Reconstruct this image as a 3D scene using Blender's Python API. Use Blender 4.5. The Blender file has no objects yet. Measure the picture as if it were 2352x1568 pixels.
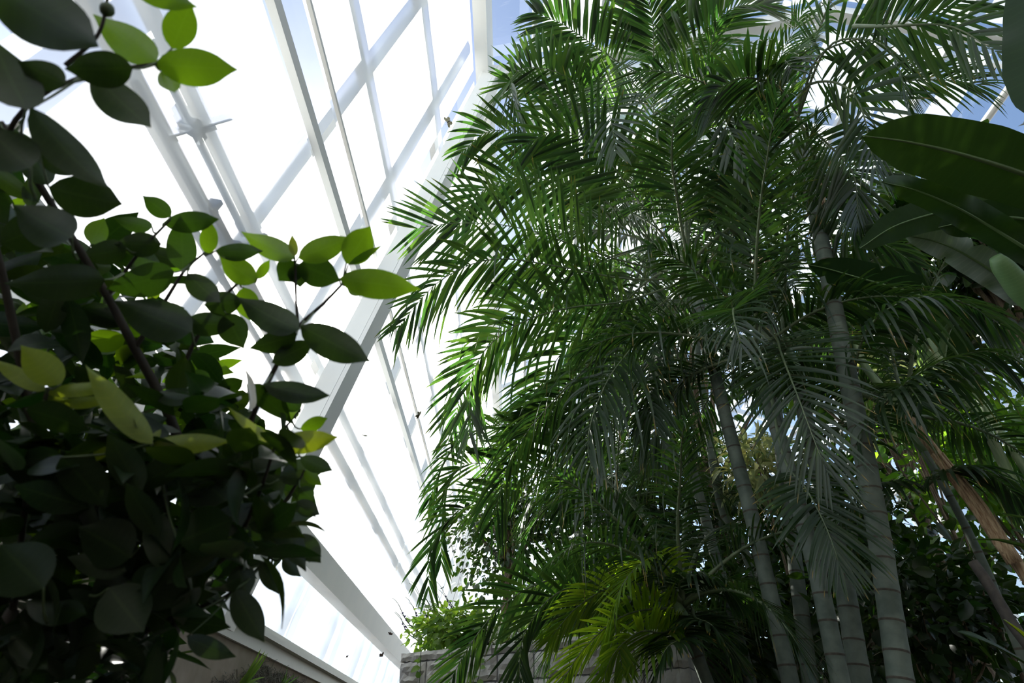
import bpy, math, random
import numpy as np
from mathutils import Vector

SC = bpy.context.scene
COL = SC.collection
RNG = np.random.default_rng(7)
random.seed(7)
PI = math.pi

# ---------------------------------------------------------------- camera
CAM_Z = 1.6
PITCH = math.radians(36.5)
FPX = 1350.0
cam_d = bpy.data.cameras.new('camera')
cam_d.sensor_width = 36.0
cam_d.lens = FPX / 2352 * 36.0
cam_d.clip_start = 0.02
cam_d.clip_end = 300
cam_d.dof.use_dof = True
cam_d.dof.focus_distance = 5.5
cam_d.dof.aperture_fstop = 4.5
cam = bpy.data.objects.new('camera', cam_d)
cam.location = (0, 0, CAM_Z)
cam.rotation_euler = (PI / 2 + PITCH, 0, 0)
COL.objects.link(cam)
SC.camera = cam
CP, SP = math.cos(PITCH), math.sin(PITCH)


def P(px, py, d):
    """a point seen at photo position (px, py), d metres deep"""
    u = (px - 1176) / FPX * d
    v = -(py - 784) / FPX * d
    return np.array([u, d * CP - v * SP, CAM_Z + d * SP + v * CP])


# ---------------------------------------------------------------- helpers
def tag(o, label=None, cat=None, group=None, kind=None):
    if label: o['label'] = label
    if cat: o['category'] = cat
    if group: o['group'] = group
    if kind: o['kind'] = kind
    return o


def empty(name, loc, label=None, cat=None, group=None):
    o = bpy.data.objects.new(name, None)
    o.empty_display_size = 0.1
    o.location = tuple(float(v) for v in loc)
    COL.objects.link(o)
    return tag(o, label, cat, group)


def mesh_obj(name, V, F, mat, parent=None, smooth=True, uv=None, mats=None, midx=None):
    me = bpy.data.meshes.new(name)
    V = np.asarray(V, dtype=np.float32)
    if isinstance(F, np.ndarray):
        n, k = F.shape
        me.vertices.add(len(V))
        me.vertices.foreach_set('co', V.ravel())
        me.loops.add(n * k)
        me.loops.foreach_set('vertex_index', F.astype(np.int32).ravel())
        me.polygons.add(n)
        me.polygons.foreach_set('loop_start', np.arange(0, n * k, k, dtype=np.int32))
        try:
            me.polygons.foreach_set('loop_total', np.full(n, k, dtype=np.int32))
        except Exception:
            pass
        me.update(calc_edges=True)
    else:
        me.from_pydata([tuple(map(float, v)) for v in V], [], F)
        me.update()
    if uv is not None:
        l = me.uv_layers.new(name='UVMap')
        li = np.empty(len(me.loops), dtype=np.int32)
        me.loops.foreach_get('vertex_index', li)
        l.data.foreach_set('uv', np.asarray(uv, dtype=np.float32)[li].ravel())
    if mats:
        for m in mats: me.materials.append(m)
        me.polygons.foreach_set('material_index', np.asarray(midx, dtype=np.int32))
    else:
        me.materials.append(mat)
    me.polygons.foreach_set('use_smooth', np.full(len(me.polygons), bool(smooth)))
    o = bpy.data.objects.new(name, me)
    COL.objects.link(o)
    if parent is not None:
        o.parent = parent
        loc = Vector((0, 0, 0))
        q = parent
        while q is not None:
            loc = loc + q.location
            q = q.parent
        # meshes are written in world coordinates: shift them into the parent's frame
        V2 = V - np.array(loc, dtype=np.float32)
        me.vertices.foreach_set('co', V2.astype(np.float32).ravel())
        me.update()
    return o


class MB:
    def __init__(s):
        s.v, s.f, s.n = [], [], 0

    def add(s, V, F):
        s.v.append(np.asarray(V, float))
        s.f += [tuple(i + s.n for i in f) for f in F]
        s.n += len(V)

    def box(s, c, ax, ay, az):
        """box from centre and three half-axis vectors"""
        c, ax, ay, az = map(lambda a: np.asarray(a, float), (c, ax, ay, az))
        V = [c + i * ax + j * ay + k * az for k in (-1, 1) for j in (-1, 1) for i in (-1, 1)]
        s.add(V, [(0, 2, 3, 1), (4, 5, 7, 6), (0, 1, 5, 4), (2, 6, 7, 3), (0, 4, 6, 2), (1, 3, 7, 5)])

    def bar(s, a, b, w, h, up=(0, 0, 1)):
        a, b = np.asarray(a, float), np.asarray(b, float)
        d = b - a
        L = np.linalg.norm(d); t = d / L
        sd = np.cross(t, up)
        if np.linalg.norm(sd) < 1e-6: sd = np.array([1., 0, 0])
        sd /= np.linalg.norm(sd)
        u = np.cross(sd, t)
        s.box((a + b) / 2, t * L / 2, sd * w / 2, u * h / 2)

    def tube(s, path, radii, n=8, cap=True):
        V, F = tube(path, radii, n, cap)
        s.add(V, F)

    def build(s, name, mat, parent=None, smooth=False):
        return mesh_obj(name, np.concatenate(s.v), s.f, mat, parent, smooth)


def frames(path, up=(0, 0, 1)):
    path = np.asarray(path, float)
    T = np.gradient(path, axis=0)
    T /= np.linalg.norm(T, axis=1)[:, None] + 1e-12
    S = np.zeros_like(T)
    s = np.cross(T[0], up)
    if np.linalg.norm(s) < 0.05: s = np.array([1.0, 0, 0])
    s /= np.linalg.norm(s)
    for i in range(len(T)):
        s = s - T[i] * np.dot(s, T[i])
        # ease towards the level side direction where it is well defined
        lv = np.cross(T[i], up)
        m = np.linalg.norm(lv)
        if m > 0.25:
            lv = lv / m
            if np.dot(lv, s) > 0: s = s * 0.7 + lv * 0.3
        s = s / (np.linalg.norm(s) + 1e-12)
        S[i] = s
    N = np.cross(S, T)
    return T, S, N


def tube(path, radii, n=8, cap=True):
    path = np.asarray(path, float)
    m = len(path)
    r = np.broadcast_to(np.asarray(radii, float), (m,))
    T, S, N = frames(path)
    a = np.linspace(0, 2 * PI, n, endpoint=False)
    V = path[:, None, :] + r[:, None, None] * (np.cos(a)[None, :, None] * S[:, None, :] + np.sin(a)[None, :, None] * N[:, None, :])
    V = V.reshape(-1, 3)
    F = []
    for i in range(m - 1):
        for j in range(n):
            k = (j + 1) % n
            F.append((i * n + j, i * n + k, (i + 1) * n + k, (i + 1) * n + j))
    if cap:
        F.append(tuple(range(n - 1, -1, -1)))
        F.append(tuple(range((m - 1) * n, m * n)))
    return V, F


def spline(pts, n=24):
    """Catmull-Rom through pts, resampled evenly"""
    p = np.asarray(pts, float)
    if len(p) == 2:
        t = np.linspace(0, 1, n)[:, None]
        return p[0] * (1 - t) + p[1] * t
    q = np.vstack([2 * p[0] - p[1], p, 2 * p[-1] - p[-2]])
    out = []
    for i in range(1, len(q) - 2):
        t = np.linspace(0, 1, 14, endpoint=False)[:, None]
        a, b, c, d = q[i - 1], q[i], q[i + 1], q[i + 2]
        out.append(0.5 * (2 * b + (c - a) * t + (2 * a - 5 * b + 4 * c - d) * t ** 2 + (3 * b - a - 3 * c + d) * t ** 3))
    out.append(p[-1][None])
    c = np.vstack(out)
    s = np.r_[0, np.cumsum(np.linalg.norm(np.diff(c, axis=0), axis=1))]
    u = np.linspace(0, s[-1], n)
    return np.stack([np.interp(u, s, c[:, k]) for k in range(3)], 1)


# ---------------------------------------------------------------- materials
def new_mat(name):
    m = bpy.data.materials.new(name)
    m.use_nodes = True
    nt = m.node_tree
    for n in list(nt.nodes): nt.nodes.remove(n)
    out = nt.nodes.new('ShaderNodeOutputMaterial')
    return m, nt, out


def N(nt, t, **kw):
    n = nt.nodes.new('ShaderNode' + t)
    for k, v in kw.items():
        if k in n.inputs: n.inputs[k].default_value = v
        else: setattr(n, k, v)
    return n


def leaf_mat(name, c1, c2, trans, k_trans=0.4, rough=0.4, rib=None, tip=None, veins=0.0, spec=0.5):
    """leaf: glossy skin over a mix of diffuse and transmitted colour; each leaf varies between c1 and c2"""
    m, nt, out = new_mat(name)
    L = nt.links.new
    geo = N(nt, 'NewGeometry')
    mix = N(nt, 'Mix', data_type='RGBA')
    mix.inputs['A'].default_value = (*c1, 1); mix.inputs['B'].default_value = (*c2, 1)
    L(geo.outputs['Random Per Island'], mix.inputs['Factor'])
    col = mix.outputs['Result']
    uv = N(nt, 'UVMap', uv_map='UVMap')
    sep = N(nt, 'SeparateXYZ')
    L(uv.outputs['UV'], sep.inputs[0])
    if veins > 0:
        ab = N(nt, 'Math', operation='SUBTRACT'); L(sep.outputs[0], ab.inputs[0]); ab.inputs[1].default_value = 0.5
        ab2 = N(nt, 'Math', operation='ABSOLUTE'); L(ab.outputs[0], ab2.inputs[0])
        mul = N(nt, 'Math', operation='MULTIPLY_ADD'); L(sep.outputs[1], mul.inputs[0]); mul.inputs[1].default_value = veins
        sc = N(nt, 'Math', operation='MULTIPLY'); L(ab2.outputs[0], sc.inputs[0]); sc.inputs[1].default_value = -9.0
        L(sc.outputs[0], mul.inputs[2])
        sn = N(nt, 'Math', operation='SINE'); L(mul.outputs[0], sn.inputs[0])
        mr = N(nt, 'MapRange'); L(sn.outputs[0], mr.inputs['Value'])
        mr.inputs['From Min'].default_value = 0.6; mr.inputs['From Max'].default_value = 1.0
        mr.inputs['To Max'].default_value = 0.35
        mv = N(nt, 'Mix', data_type='RGBA'); L(mr.outputs[0], mv.inputs['Factor']); L(col, mv.inputs['A'])
        mv.inputs['B'].default_value = (c2[0] * 1.5, c2[1] * 1.35, c2[2] * 1.3, 1)
        col = mv.outputs['Result']
    if rib:
        ab = N(nt, 'Math', operation='SUBTRACT'); L(sep.outputs[0], ab.inputs[0]); ab.inputs[1].default_value = 0.5
        ab2 = N(nt, 'Math', operation='ABSOLUTE'); L(ab.outputs[0], ab2.inputs[0])
        lt = N(nt, 'Math', operation='LESS_THAN'); L(ab2.outputs[0], lt.inputs[0]); lt.inputs[1].default_value = 0.035
        mv = N(nt, 'Mix', data_type='RGBA'); L(lt.outputs[0], mv.inputs['Factor']); L(col, mv.inputs['A'])
        mv.inputs['B'].default_value = (*rib, 1)
        col = mv.outputs['Result']
    if tip:
        mr = N(nt, 'MapRange'); L(sep.outputs[1], mr.inputs['Value'])
        mr.inputs['From Min'].default_value = 0.86; mr.inputs['From Max'].default_value = 0.97
        gt = N(nt, 'Math', operation='GREATER_THAN'); L(geo.outputs['Random Per Island'], gt.inputs[0]); gt.inputs[1].default_value = 0.6
        ml = N(nt, 'Math', operation='MULTIPLY'); L(mr.outputs[0], ml.inputs[0]); L(gt.outputs[0], ml.inputs[1])
        mv = N(nt, 'Mix', data_type='RGBA'); L(ml.outputs[0], mv.inputs['Factor']); L(col, mv.inputs['A'])
        mv.inputs['B'].default_value = (*tip, 1)
        col = mv.outputs['Result']
    pb = N(nt, 'BsdfPrincipled', Roughness=rough)
    pb.inputs['Specular IOR Level'].default_value = spec
    L(col, pb.inputs['Base Color'])
    tr = N(nt, 'BsdfTranslucent')
    mt = N(nt, 'Mix', data_type='RGBA'); mt.blend_type = 'MULTIPLY'
    hs = N(nt, 'Mix', data_type='RGBA')
    hs.inputs['A'].default_value = (*trans, 1)
    hs.inputs['B'].default_value = (trans[0] * 1.6 + 0.02, trans[1] * 1.2, trans[2] * 0.8, 1)
    L(geo.outputs['Random Per Island'], hs.inputs['Factor'])
    L(hs.outputs['Result'], tr.inputs['Color'])
    ms = N(nt, 'MixShader'); ms.inputs[0].default_value = k_trans
    L(pb.outputs[0], ms.inputs[1]); L(tr.outputs[0], ms.inputs[2])
    L(ms.outputs[0], out.inputs[0])
    return m


def plain(name, c, rough=0.6, c2=None, scale=8.0, bump=0.0, metal=0.0, detail=6.0, stretch=None):
    m, nt, out = new_mat(name)
    L = nt.links.new
    pb = N(nt, 'BsdfPrincipled', Roughness=rough, Metallic=metal)
    pb.inputs['Base Color'].default_value = (*c, 1)
    if c2 or bump:
        tc = N(nt, 'TexCoord')
        no = N(nt, 'TexNoise', Scale=scale, Detail=detail)
        if stretch:
            mp = N(nt, 'Mapping'); mp.inputs['Scale'].default_value = stretch
            L(tc.outputs['Object'], mp.inputs[0]); L(mp.outputs[0], no.inputs['Vector'])
        else:
            L(tc.outputs['Object'], no.inputs['Vector'])
        if c2:
            mix = N(nt, 'Mix', data_type='RGBA')
            mr = N(nt, 'MapRange'); L(no.outputs['Fac'], mr.inputs['Value'])
            mr.inputs['From Min'].default_value = 0.35; mr.inputs['From Max'].default_value = 0.65
            L(mr.outputs[0], mix.inputs['Factor'])
            mix.inputs['A'].default_value = (*c, 1); mix.inputs['B'].default_value = (*c2, 1)
            L(mix.outputs['Result'], pb.inputs['Base Color'])
        if bump:
            b = N(nt, 'Bump', Strength=bump, Distance=0.02)
            L(no.outputs['Fac'], b.inputs['Height']); L(b.outputs[0], pb.inputs['Normal'])
    L(pb.outputs[0], out.inputs[0])
    return m


def screen_mat(name, open_=0.13, tint=(0.9, 0.92, 0.93), fwd=0.45, rough=0.55):
    """woven shade cloth: open weave lets light straight through, the threads scatter it, mostly onward"""
    m, nt, out = new_mat(name)
    L = nt.links.new
    tc = N(nt, 'TexCoord')
    no = N(nt, 'TexNoise', Scale=1.3, Detail=3.0)
    L(tc.outputs['Object'], no.inputs['Vector'])
    mr = N(nt, 'MapRange'); L(no.outputs['Fac'], mr.inputs['Value'])
    mr.inputs['To Min'].default_value = 0.86; mr.inputs['To Max'].default_value = 1.0
    cm = N(nt, 'Mix', data_type='RGBA'); cm.inputs['A'].default_value = (0, 0, 0, 1); cm.inputs['B'].default_value = (*tint, 1)
    L(mr.outputs[0], cm.inputs['Factor'])
    tr = N(nt, 'BsdfTranslucent'); L(cm.outputs['Result'], tr.inputs['Color'])
    df = N(nt, 'BsdfDiffuse'); L(cm.outputs['Result'], df.inputs['Color'])
    rf = N(nt, 'BsdfRefraction', Roughness=rough, IOR=1.03); rf.inputs['Color'].default_value = (*tint, 1)
    tp = N(nt, 'BsdfTransparent')
    a = N(nt, 'MixShader'); a.inputs[0].default_value = 0.3
    L(tr.outputs[0], a.inputs[1]); L(df.outputs[0], a.inputs[2])
    b = N(nt, 'MixShader'); b.inputs[0].default_value = fwd
    L(a.outputs[0], b.inputs[1]); L(rf.outputs[0], b.inputs[2])
    c = N(nt, 'MixShader'); c.inputs[0].default_value = open_
    L(b.outputs[0], c.inputs[1]); L(tp.outputs[0], c.inputs[2])
    L(c.outputs[0], out.inputs[0])
    return m


def glass_mat(name):
    m, nt, out = new_mat(name)
    L = nt.links.new
    tp = N(nt, 'BsdfTransparent'); tp.inputs['Color'].default_value = (0.93, 0.96, 0.97, 1)
    gl = N(nt, 'BsdfGlossy', Roughness=0.02)
    lw = N(nt, 'LayerWeight', Blend=0.5)
    pw = N(nt, 'Math', operation='POWER'); L(lw.outputs['Facing'], pw.inputs[0]); pw.inputs[1].default_value = 5.0
    fr = N(nt, 'Math', operation='MULTIPLY_ADD'); L(pw.outputs[0], fr.inputs[0]); fr.inputs[1].default_value = 0.6; fr.inputs[2].default_value = 0.05
    ms = N(nt, 'MixShader')
    L(fr.outputs[0], ms.inputs[0]); L(tp.outputs[0], ms.inputs[1]); L(gl.outputs[0], ms.inputs[2])
    L(ms.outputs[0], out.inputs[0])
    return m


M = {}
M['palm'] = leaf_mat('palm_leaflet', (0.015, 0.032, 0.016), (0.027, 0.052, 0.022), (0.05, 0.165, 0.022), 0.33, 0.36, tip=(0.35, 0.2, 0.04))
M['palm_young'] = leaf_mat('young_palm_leaflet', (0.09, 0.19, 0.02), (0.15, 0.26, 0.03), (0.3, 0.55, 0.02), 0.45, 0.4)
M['rachis'] = plain('palm_rachis', (0.075, 0.11, 0.05), 0.5, (0.13, 0.165, 0.085), 14)
M['trunk'] = plain('palm_trunk', (0.06, 0.082, 0.062), 0.7, (0.115, 0.14, 0.11), 9, 0.2)
M['ring'] = plain('palm_ring_scar', (0.04, 0.034, 0.024), 0.85, (0.075, 0.062, 0.045), 30)
M['crownshaft'] = plain('crownshaft', (0.06, 0.11, 0.05), 0.45, (0.10, 0.16, 0.07), 5)
M['dry'] = plain('dry_sheath', (0.26, 0.16, 0.09), 0.85, (0.5, 0.38, 0.24), 6, 0.5, stretch=(14, 14, 1.2))
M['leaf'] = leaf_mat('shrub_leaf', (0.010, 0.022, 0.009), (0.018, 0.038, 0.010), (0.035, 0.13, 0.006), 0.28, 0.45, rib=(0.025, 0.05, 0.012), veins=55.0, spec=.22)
M['leaf_dark'] = leaf_mat('shaded_shrub_leaf', (0.008, 0.018, 0.008), (0.014, 0.030, 0.010), (0.018, 0.075, 0.004), 0.22, 0.42, rib=(0.02, 0.04, 0.012), veins=55.0, spec=.3)  # darker copy of the shrub leaf: silhouette and inner shade put into the colour
M['leaf_bright'] = leaf_mat('lit_shrub_leaf', (0.03, 0.07, 0.010), (0.045, 0.09, 0.012), (0.15, 0.36, 0.008), 0.42, 0.36, rib=(0.05, 0.10, 0.02), veins=55.0)  # lit copy of the shrub leaf: backlight put into the colour
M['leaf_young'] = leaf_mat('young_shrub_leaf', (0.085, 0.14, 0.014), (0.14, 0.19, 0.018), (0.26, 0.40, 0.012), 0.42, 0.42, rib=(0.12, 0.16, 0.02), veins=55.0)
M['bark'] = plain('shrub_bark', (0.022, 0.018, 0.013), 0.8, (0.05, 0.04, 0.03), 20, 0.3)
M['petiole'] = plain('shrub_petiole', (0.05, 0.08, 0.025), 0.6)
M['banana'] = leaf_mat('banana_blade', (0.008, 0.026, 0.009), (0.012, 0.034, 0.012), (0.018, 0.075, 0.008), 0.24, 0.5, veins=160.0, spec=.2)
M['banana_pale'] = leaf_mat('pale_banana_blade', (0.14, 0.24, 0.12), (0.17, 0.28, 0.14), (0.2, 0.4, 0.1), 0.4, 0.4, veins=160.0)
M['banana_grey'] = leaf_mat('sky_sheen_banana_blade', (0.16, 0.20, 0.19), (0.2, 0.24, 0.22), (0.06, 0.14, 0.05), 0.2, 0.35, veins=160.0)  # sky reflection on the blade put into the base colour as grey
M['midrib'] = plain('banana_midrib', (0.10, 0.17, 0.06), 0.45)
M['pseudostem'] = plain('banana_stem', (0.16, 0.25, 0.11), 0.5, (0.30, 0.36, 0.2), 4, stretch=(9, 9, 1.0))
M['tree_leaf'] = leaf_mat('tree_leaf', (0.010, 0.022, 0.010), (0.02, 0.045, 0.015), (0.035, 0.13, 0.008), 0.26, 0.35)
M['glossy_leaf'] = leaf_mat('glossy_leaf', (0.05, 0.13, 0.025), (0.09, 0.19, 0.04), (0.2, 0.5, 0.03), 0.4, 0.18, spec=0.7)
M['light_leaf'] = leaf_mat('light_green_leaf', (0.08, 0.17, 0.03), (0.15, 0.26, 0.05), (0.22, 0.45, 0.05), 0.45, 0.45)
M['variegated'] = leaf_mat('variegated_leaf', (0.12, 0.2, 0.07), (0.6, 0.62, 0.38), (0.4, 0.5, 0.2), 0.4, 0.4)
M['tree_bark'] = plain('tree_bark', (0.14, 0.10, 0.07), 0.9, (0.25, 0.19, 0.13), 12, 0.5, stretch=(6, 6, 1))
M['frame'] = plain('white_frame', (0.80, 0.82, 0.82), 0.45, (0.84, 0.85, 0.84), 3)
M['frame_out'] = plain('aluminium_bar', (0.80, 0.82, 0.84), 0.4)
M['screen'] = screen_mat('shade_cloth')
M['film'] = screen_mat('clear_film', 0.25, (0.42, 0.47, 0.55), 0.35, 0.5)
M['glass'] = glass_mat('glass')
M['concrete'] = plain('concrete', (0.26, 0.22, 0.175), 0.9, (0.34, 0.29, 0.24), 5, 0.25)
M['sill'] = plain('sill_metal', (0.44, 0.45, 0.40), 0.45, (0.50, 0.50, 0.45), 2)
M['stone'] = plain('limestone', (0.36, 0.345, 0.32), 0.9, (0.54, 0.52, 0.48), 7, 0.9, detail=10)
M['mortar'] = plain('mortar', (0.16, 0.16, 0.17), 0.95, (0.22, 0.22, 0.22), 20)
M['soil'] = plain('soil', (0.035, 0.025, 0.018), 0.95, (0.06, 0.045, 0.03), 6, 0.6)
M['moss'] = plain('grey_moss', (0.17, 0.17, 0.14), 0.95, (0.27, 0.27, 0.22), 12)
M['petal'] = plain('white_petal', (0.75, 0.74, 0.66), 0.6)
M['purple'] = plain('purple_flower', (0.06, 0.035, 0.14), 0.6)
M['red'] = plain('red_bract', (0.5, 0.02, 0.02), 0.5)
M['steel'] = plain('galvanised_steel', (0.34, 0.36, 0.38), 0.45, metal=0.6)
M['white_pipe'] = plain('white_pipe', (0.75, 0.75, 0.72), 0.4)
M['dark_wing'] = plain('dark_wing', (0.05, 0.035, 0.025), 0.8, (0.12, 0.07, 0.04), 60)
M['body'] = plain('insect_body', (0.02, 0.018, 0.015), 0.7)
M['plaster'] = plain('plaster', (0.30, 0.28, 0.25), 0.9)


def zebra():
    m, nt, out = new_mat('zebra_wing')
    L = nt.links.new
    uv = N(nt, 'UVMap', uv_map='UVMap')
    wv = N(nt, 'TexWave', Scale=1.5, Distortion=0.6)
    wv.bands_direction = 'Y'
    L(uv.outputs[0], wv.inputs['Vector'])
    cr = N(nt, 'ValToRGB'); cr.color_ramp.interpolation = 'CONSTANT'
    cr.color_ramp.elements[0].color = (0.03, 0.028, 0.02, 1)
    cr.color_ramp.elements[1].position = 0.6; cr.color_ramp.elements[1].color = (0.62, 0.6, 0.38, 1)
    L(wv.outputs['Fac'], cr.inputs[0])
    pb = N(nt, 'BsdfPrincipled', Roughness=0.7)
    L(cr.outputs[0], pb.inputs['Base Color'])
    L(pb.outputs[0], out.inputs[0])
    return m


M['zebra'] = zebra()

# ---------------------------------------------------------------- light
SUN_PX = (540, 720)
sd = P(SUN_PX[0], SUN_PX[1], 1.0) - np.array([0, 0, CAM_Z])
sd /= np.linalg.norm(sd)
sun_d = bpy.data.lights.new('sun', 'SUN')
sun_d.energy = 23.0
sun_d.angle = math.radians(0.55)
sun_d.color = (1.0, 0.95, 0.86)
sun = bpy.data.objects.new('sun', sun_d)
sun.rotation_euler = Vector(tuple(sd)).to_track_quat('Z', 'Y').to_euler()
sun.location = tuple(sd * 60)
COL.objects.link(sun)

w = bpy.data.worlds.new('world')
SC.world = w
w.use_nodes = True
nt = w.node_tree
bg = nt.nodes['Background']
sky = nt.nodes.new('ShaderNodeTexSky')
sky.sky_type = 'NISHITA'
sky.sun_disc = False
sky.sun_elevation = math.asin(sd[2])
sky.sun_rotation = math.atan2(sd[0], sd[1])
sky.air_density = 1.0
sky.dust_density = 1.2
sky.ozone_density = 1.5
nt.links.new(sky.outputs[0], bg.inputs[0])
bg.inputs[1].default_value = 0.26

vs = SC.view_settings
vs.view_transform = 'Standard'
vs.look = 'None'
vs.gamma = 1
vs.exposure = 0.0
SC.cycles.max_bounces = 8
SC.cycles.diffuse_bounces = 4
SC.cycles.glossy_bounces = 3
SC.cycles.transmission_bounces = 5
SC.cycles.transparent_max_bounces = 24
SC.cycles.sample_clamp_indirect = 6.0

# ================================================================ THE GLASSHOUSE
XA, K = -2.98, 0.253            # steep left wall: x = XA + K*h, h above the camera's height
H0, HE = 1.2, 9.74               # top of the curb, eave
nrm = np.array([-1, 0, K]) / math.hypot(1, K)   # outward
XR = 12.28                       # the nave is symmetric about x = XR/2
RS = 0.36                        # roof slope


def WL(h, y, off=0.0):
    return np.array([XA + K * h, y, CAM_Z + h]) + nrm * off


def mirror(p):
    return np.array([XR - p[0], p[1], p[2]])


XE = XA + K * HE
XM = XR / 2


def RF(x, y, off=0.0):
    z = CAM_Z + HE + RS * ((x - XE) if x <= XM else (XR - XE - x))
    return np.array([x, y, z + off])


Y0, Y1 = -8.0, 26.0
YB = [-7.2, 5.4, 18.0]           # main portal frames
# floor and solid walls
b = MB(); b.box((6, 9, -0.1), (22, 0, 0), (0, 24, 0), (0, 0, 0.1))
tag(b.build('floor', M['soil']), kind='structure')
for side, f in (('left', lambda p: p), ('right', mirror)):
    b = MB()
    x0 = XA + K * H0
    V = []
    for y in (Y0, Y1):
        for x, z in ((x0 - 0.35, 0), (x0 + 0.05, 0), (x0 + 0.05, CAM_Z + H0 - 0.08), (x0 - 0.35, CAM_Z + H0 - 0.08)):
            V.append(f(np.array([x, y, z])))
    b.add(V, [(0, 1, 2, 3), (7, 6, 5, 4), (0, 4, 5, 1), (1, 5, 6, 2), (2, 6, 7, 3), (3, 7, 4, 0)])
    tag(b.build('wall_' + side, M['concrete']), kind='structure')
b = MB(); b.box((XM, Y0 - 0.2, 5.5), (9.2, 0, 0), (0, 0.15, 0), (0, 0, 5.5))  # solid end wall, unseen, added to block skylight from behind the viewer
tag(b.build('wall_back_blocker', M['plaster']), kind='structure')
b = MB(); b.box((XM, Y1 + 0.2, 1.4), (9.2, 0, 0), (0, 0.15, 0), (0, 0, 1.4))
tag(b.build('wall_front', M['concrete']), kind='structure')

# metal sill on the left curb
b = MB()
b.bar(WL(H0 - 0.02, Y0, -0.02), WL(H0 - 0.02, Y1, -0.02), 0.30, 0.05, up=(0, 0, 1))
b.bar(WL(H0 - 0.09, Y0, -0.10), WL(H0 - 0.09, Y1, -0.10), 0.03, 0.13, up=(0, 0, 1))
b.bar(WL(H0 + 0.05, Y0, 0.02), WL(H0 + 0.05, Y1, 0.02), 0.12, 0.07, up=(0, 0, 1))
tag(b.build('trim_1', M['sill']), kind='structure')

# portal frames (steep column + roof rafter + mirrored half), one structure each
n = 0
for y in YB:
    n += 1
    b = MB()
    for f in (lambda p: p, mirror):
        b.bar(f(WL(H0 - .12, y, -0.16)), f(WL(HE + 0.1, y, -0.16)), 0.2, 0.26, up=(0, 1, 0))
        b.bar(f(WL(H0 - .12, y, -0.30)), f(WL(HE + 0.1, y, -0.30)), 0.05, 0.30, up=(0, 1, 0))
        b.bar(f(RF(XE, y, -0.18)), f(RF(XM, y, -0.18)), 0.2, 0.26)
    tag(b.build('beam_%d' % n, M['frame']), kind='structure')

# purlins: the heavy one low on the slope, the screen edge bars, the eave
PURL = [(2.06, 0.30, 0.26, -0.12), (4.74, 0.09, 0.08, 0.04), (5.24, 0.03, 0.04, 0.06), (HE, 0.34, 0.22, -0.05)]
for k, (h, wd, dp, off) in enumerate(PURL):
    b = MB()
    s = np.array([K, 0, 1]) / math.hypot(1, K)
    for f in (lambda p: p, mirror):
        c = f((WL(h, Y0, off) + WL(h, Y1, off)) / 2)
        ss = f(s) - f(np.zeros(3)); nn = f(nrm) - f(np.zeros(3))
        b.box(c, (0, (Y1 - Y0) / 2, 0), ss * wd / 2, nn * dp / 2)
    tag(b.build('trim_%d' % (k + 2), M['frame']), kind='structure')

# outer glazing: bars and panes of the two steep walls
YR = [-6.6, -4.8, -3.0, -1.2, 0.3, 2.0, 3.7, 5.2, 6.75, 8.4, 10.4, 12.5, 14.4, 16.2, 18.0, 20.0, 22.0, 24.0]
s_dir = np.array([K, 0, 1]) / math.hypot(1, K)
for side, f in (('left', lambda p: p), ('right', mirror)):
    w_ = empty('window_1' if side == 'left' else 'window_2', f(WL(H0, 5, 0.4)))
    tag(w_, kind='structure')
    b = MB()
    ss = f(s_dir) - f(np.zeros(3)); nn = f(nrm) - f(np.zeros(3))
    for y in YR:
        c = f((WL(H0, y, 0.42) + WL(HE, y, 0.42)) / 2)
        b.box(c, (0, 0.045, 0), ss * (HE - H0) / 2 * 1.03, nn * 0.06)
    for h, hw in ((3.45, 0.05), (3.82, 0.04), (6.24, 0.06), (8.0, 0.075)):
        c = f((WL(h, Y0, 0.30) + WL(h, Y1, 0.30)) / 2)
        b.box(c, (0, (Y1 - Y0) / 2, 0), ss * hw, nn * 0.05)
    b.build('glazing_bar', M['frame_out'], w_)
    g = MB()
    g.add([f(WL(H0, Y0, 0.5)), f(WL(H0, Y1, 0.5)), f(WL(HE, Y1, 0.5)), f(WL(HE, Y0, 0.5))], [(0, 1, 2, 3)])
    g.build('pane', M['glass'], w_)

# roof: bars and panes
w_ = tag(empty('ceiling', RF(XM, 9)), kind='structure')
b = MB()
for y in np.arange(Y0, Y1 + 0.1, 2.0):
    for f in (lambda p: p, mirror):
        b.bar(f(RF(XE, y, 0.22)), f(RF(XM, y, 0.22)), 0.09, 0.12)
for x in np.linspace(XE + 0.9, XM, 6):
    for k, f in enumerate((lambda p: p, mirror)):
        if k and (abs(x - XM) < .1 or abs(x - 2.69) < .2): continue
        b.bar(f(RF(x, Y0, 0.05)), f(RF(x, Y1, 0.05)), 0.09, 0.14)
b.build('glazing_bar', M['frame_out'], w_)
g = MB()
for f in (lambda p: p, mirror):
    g.add([f(RF(XE, Y0, 0.32)), f(RF(XM, Y0, 0.32)), f(RF(XM, Y1, 0.32)), f(RF(XE, Y1, 0.32))], [(0, 1, 2, 3)])
g.build('pane', M['glass'], w_)

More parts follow.
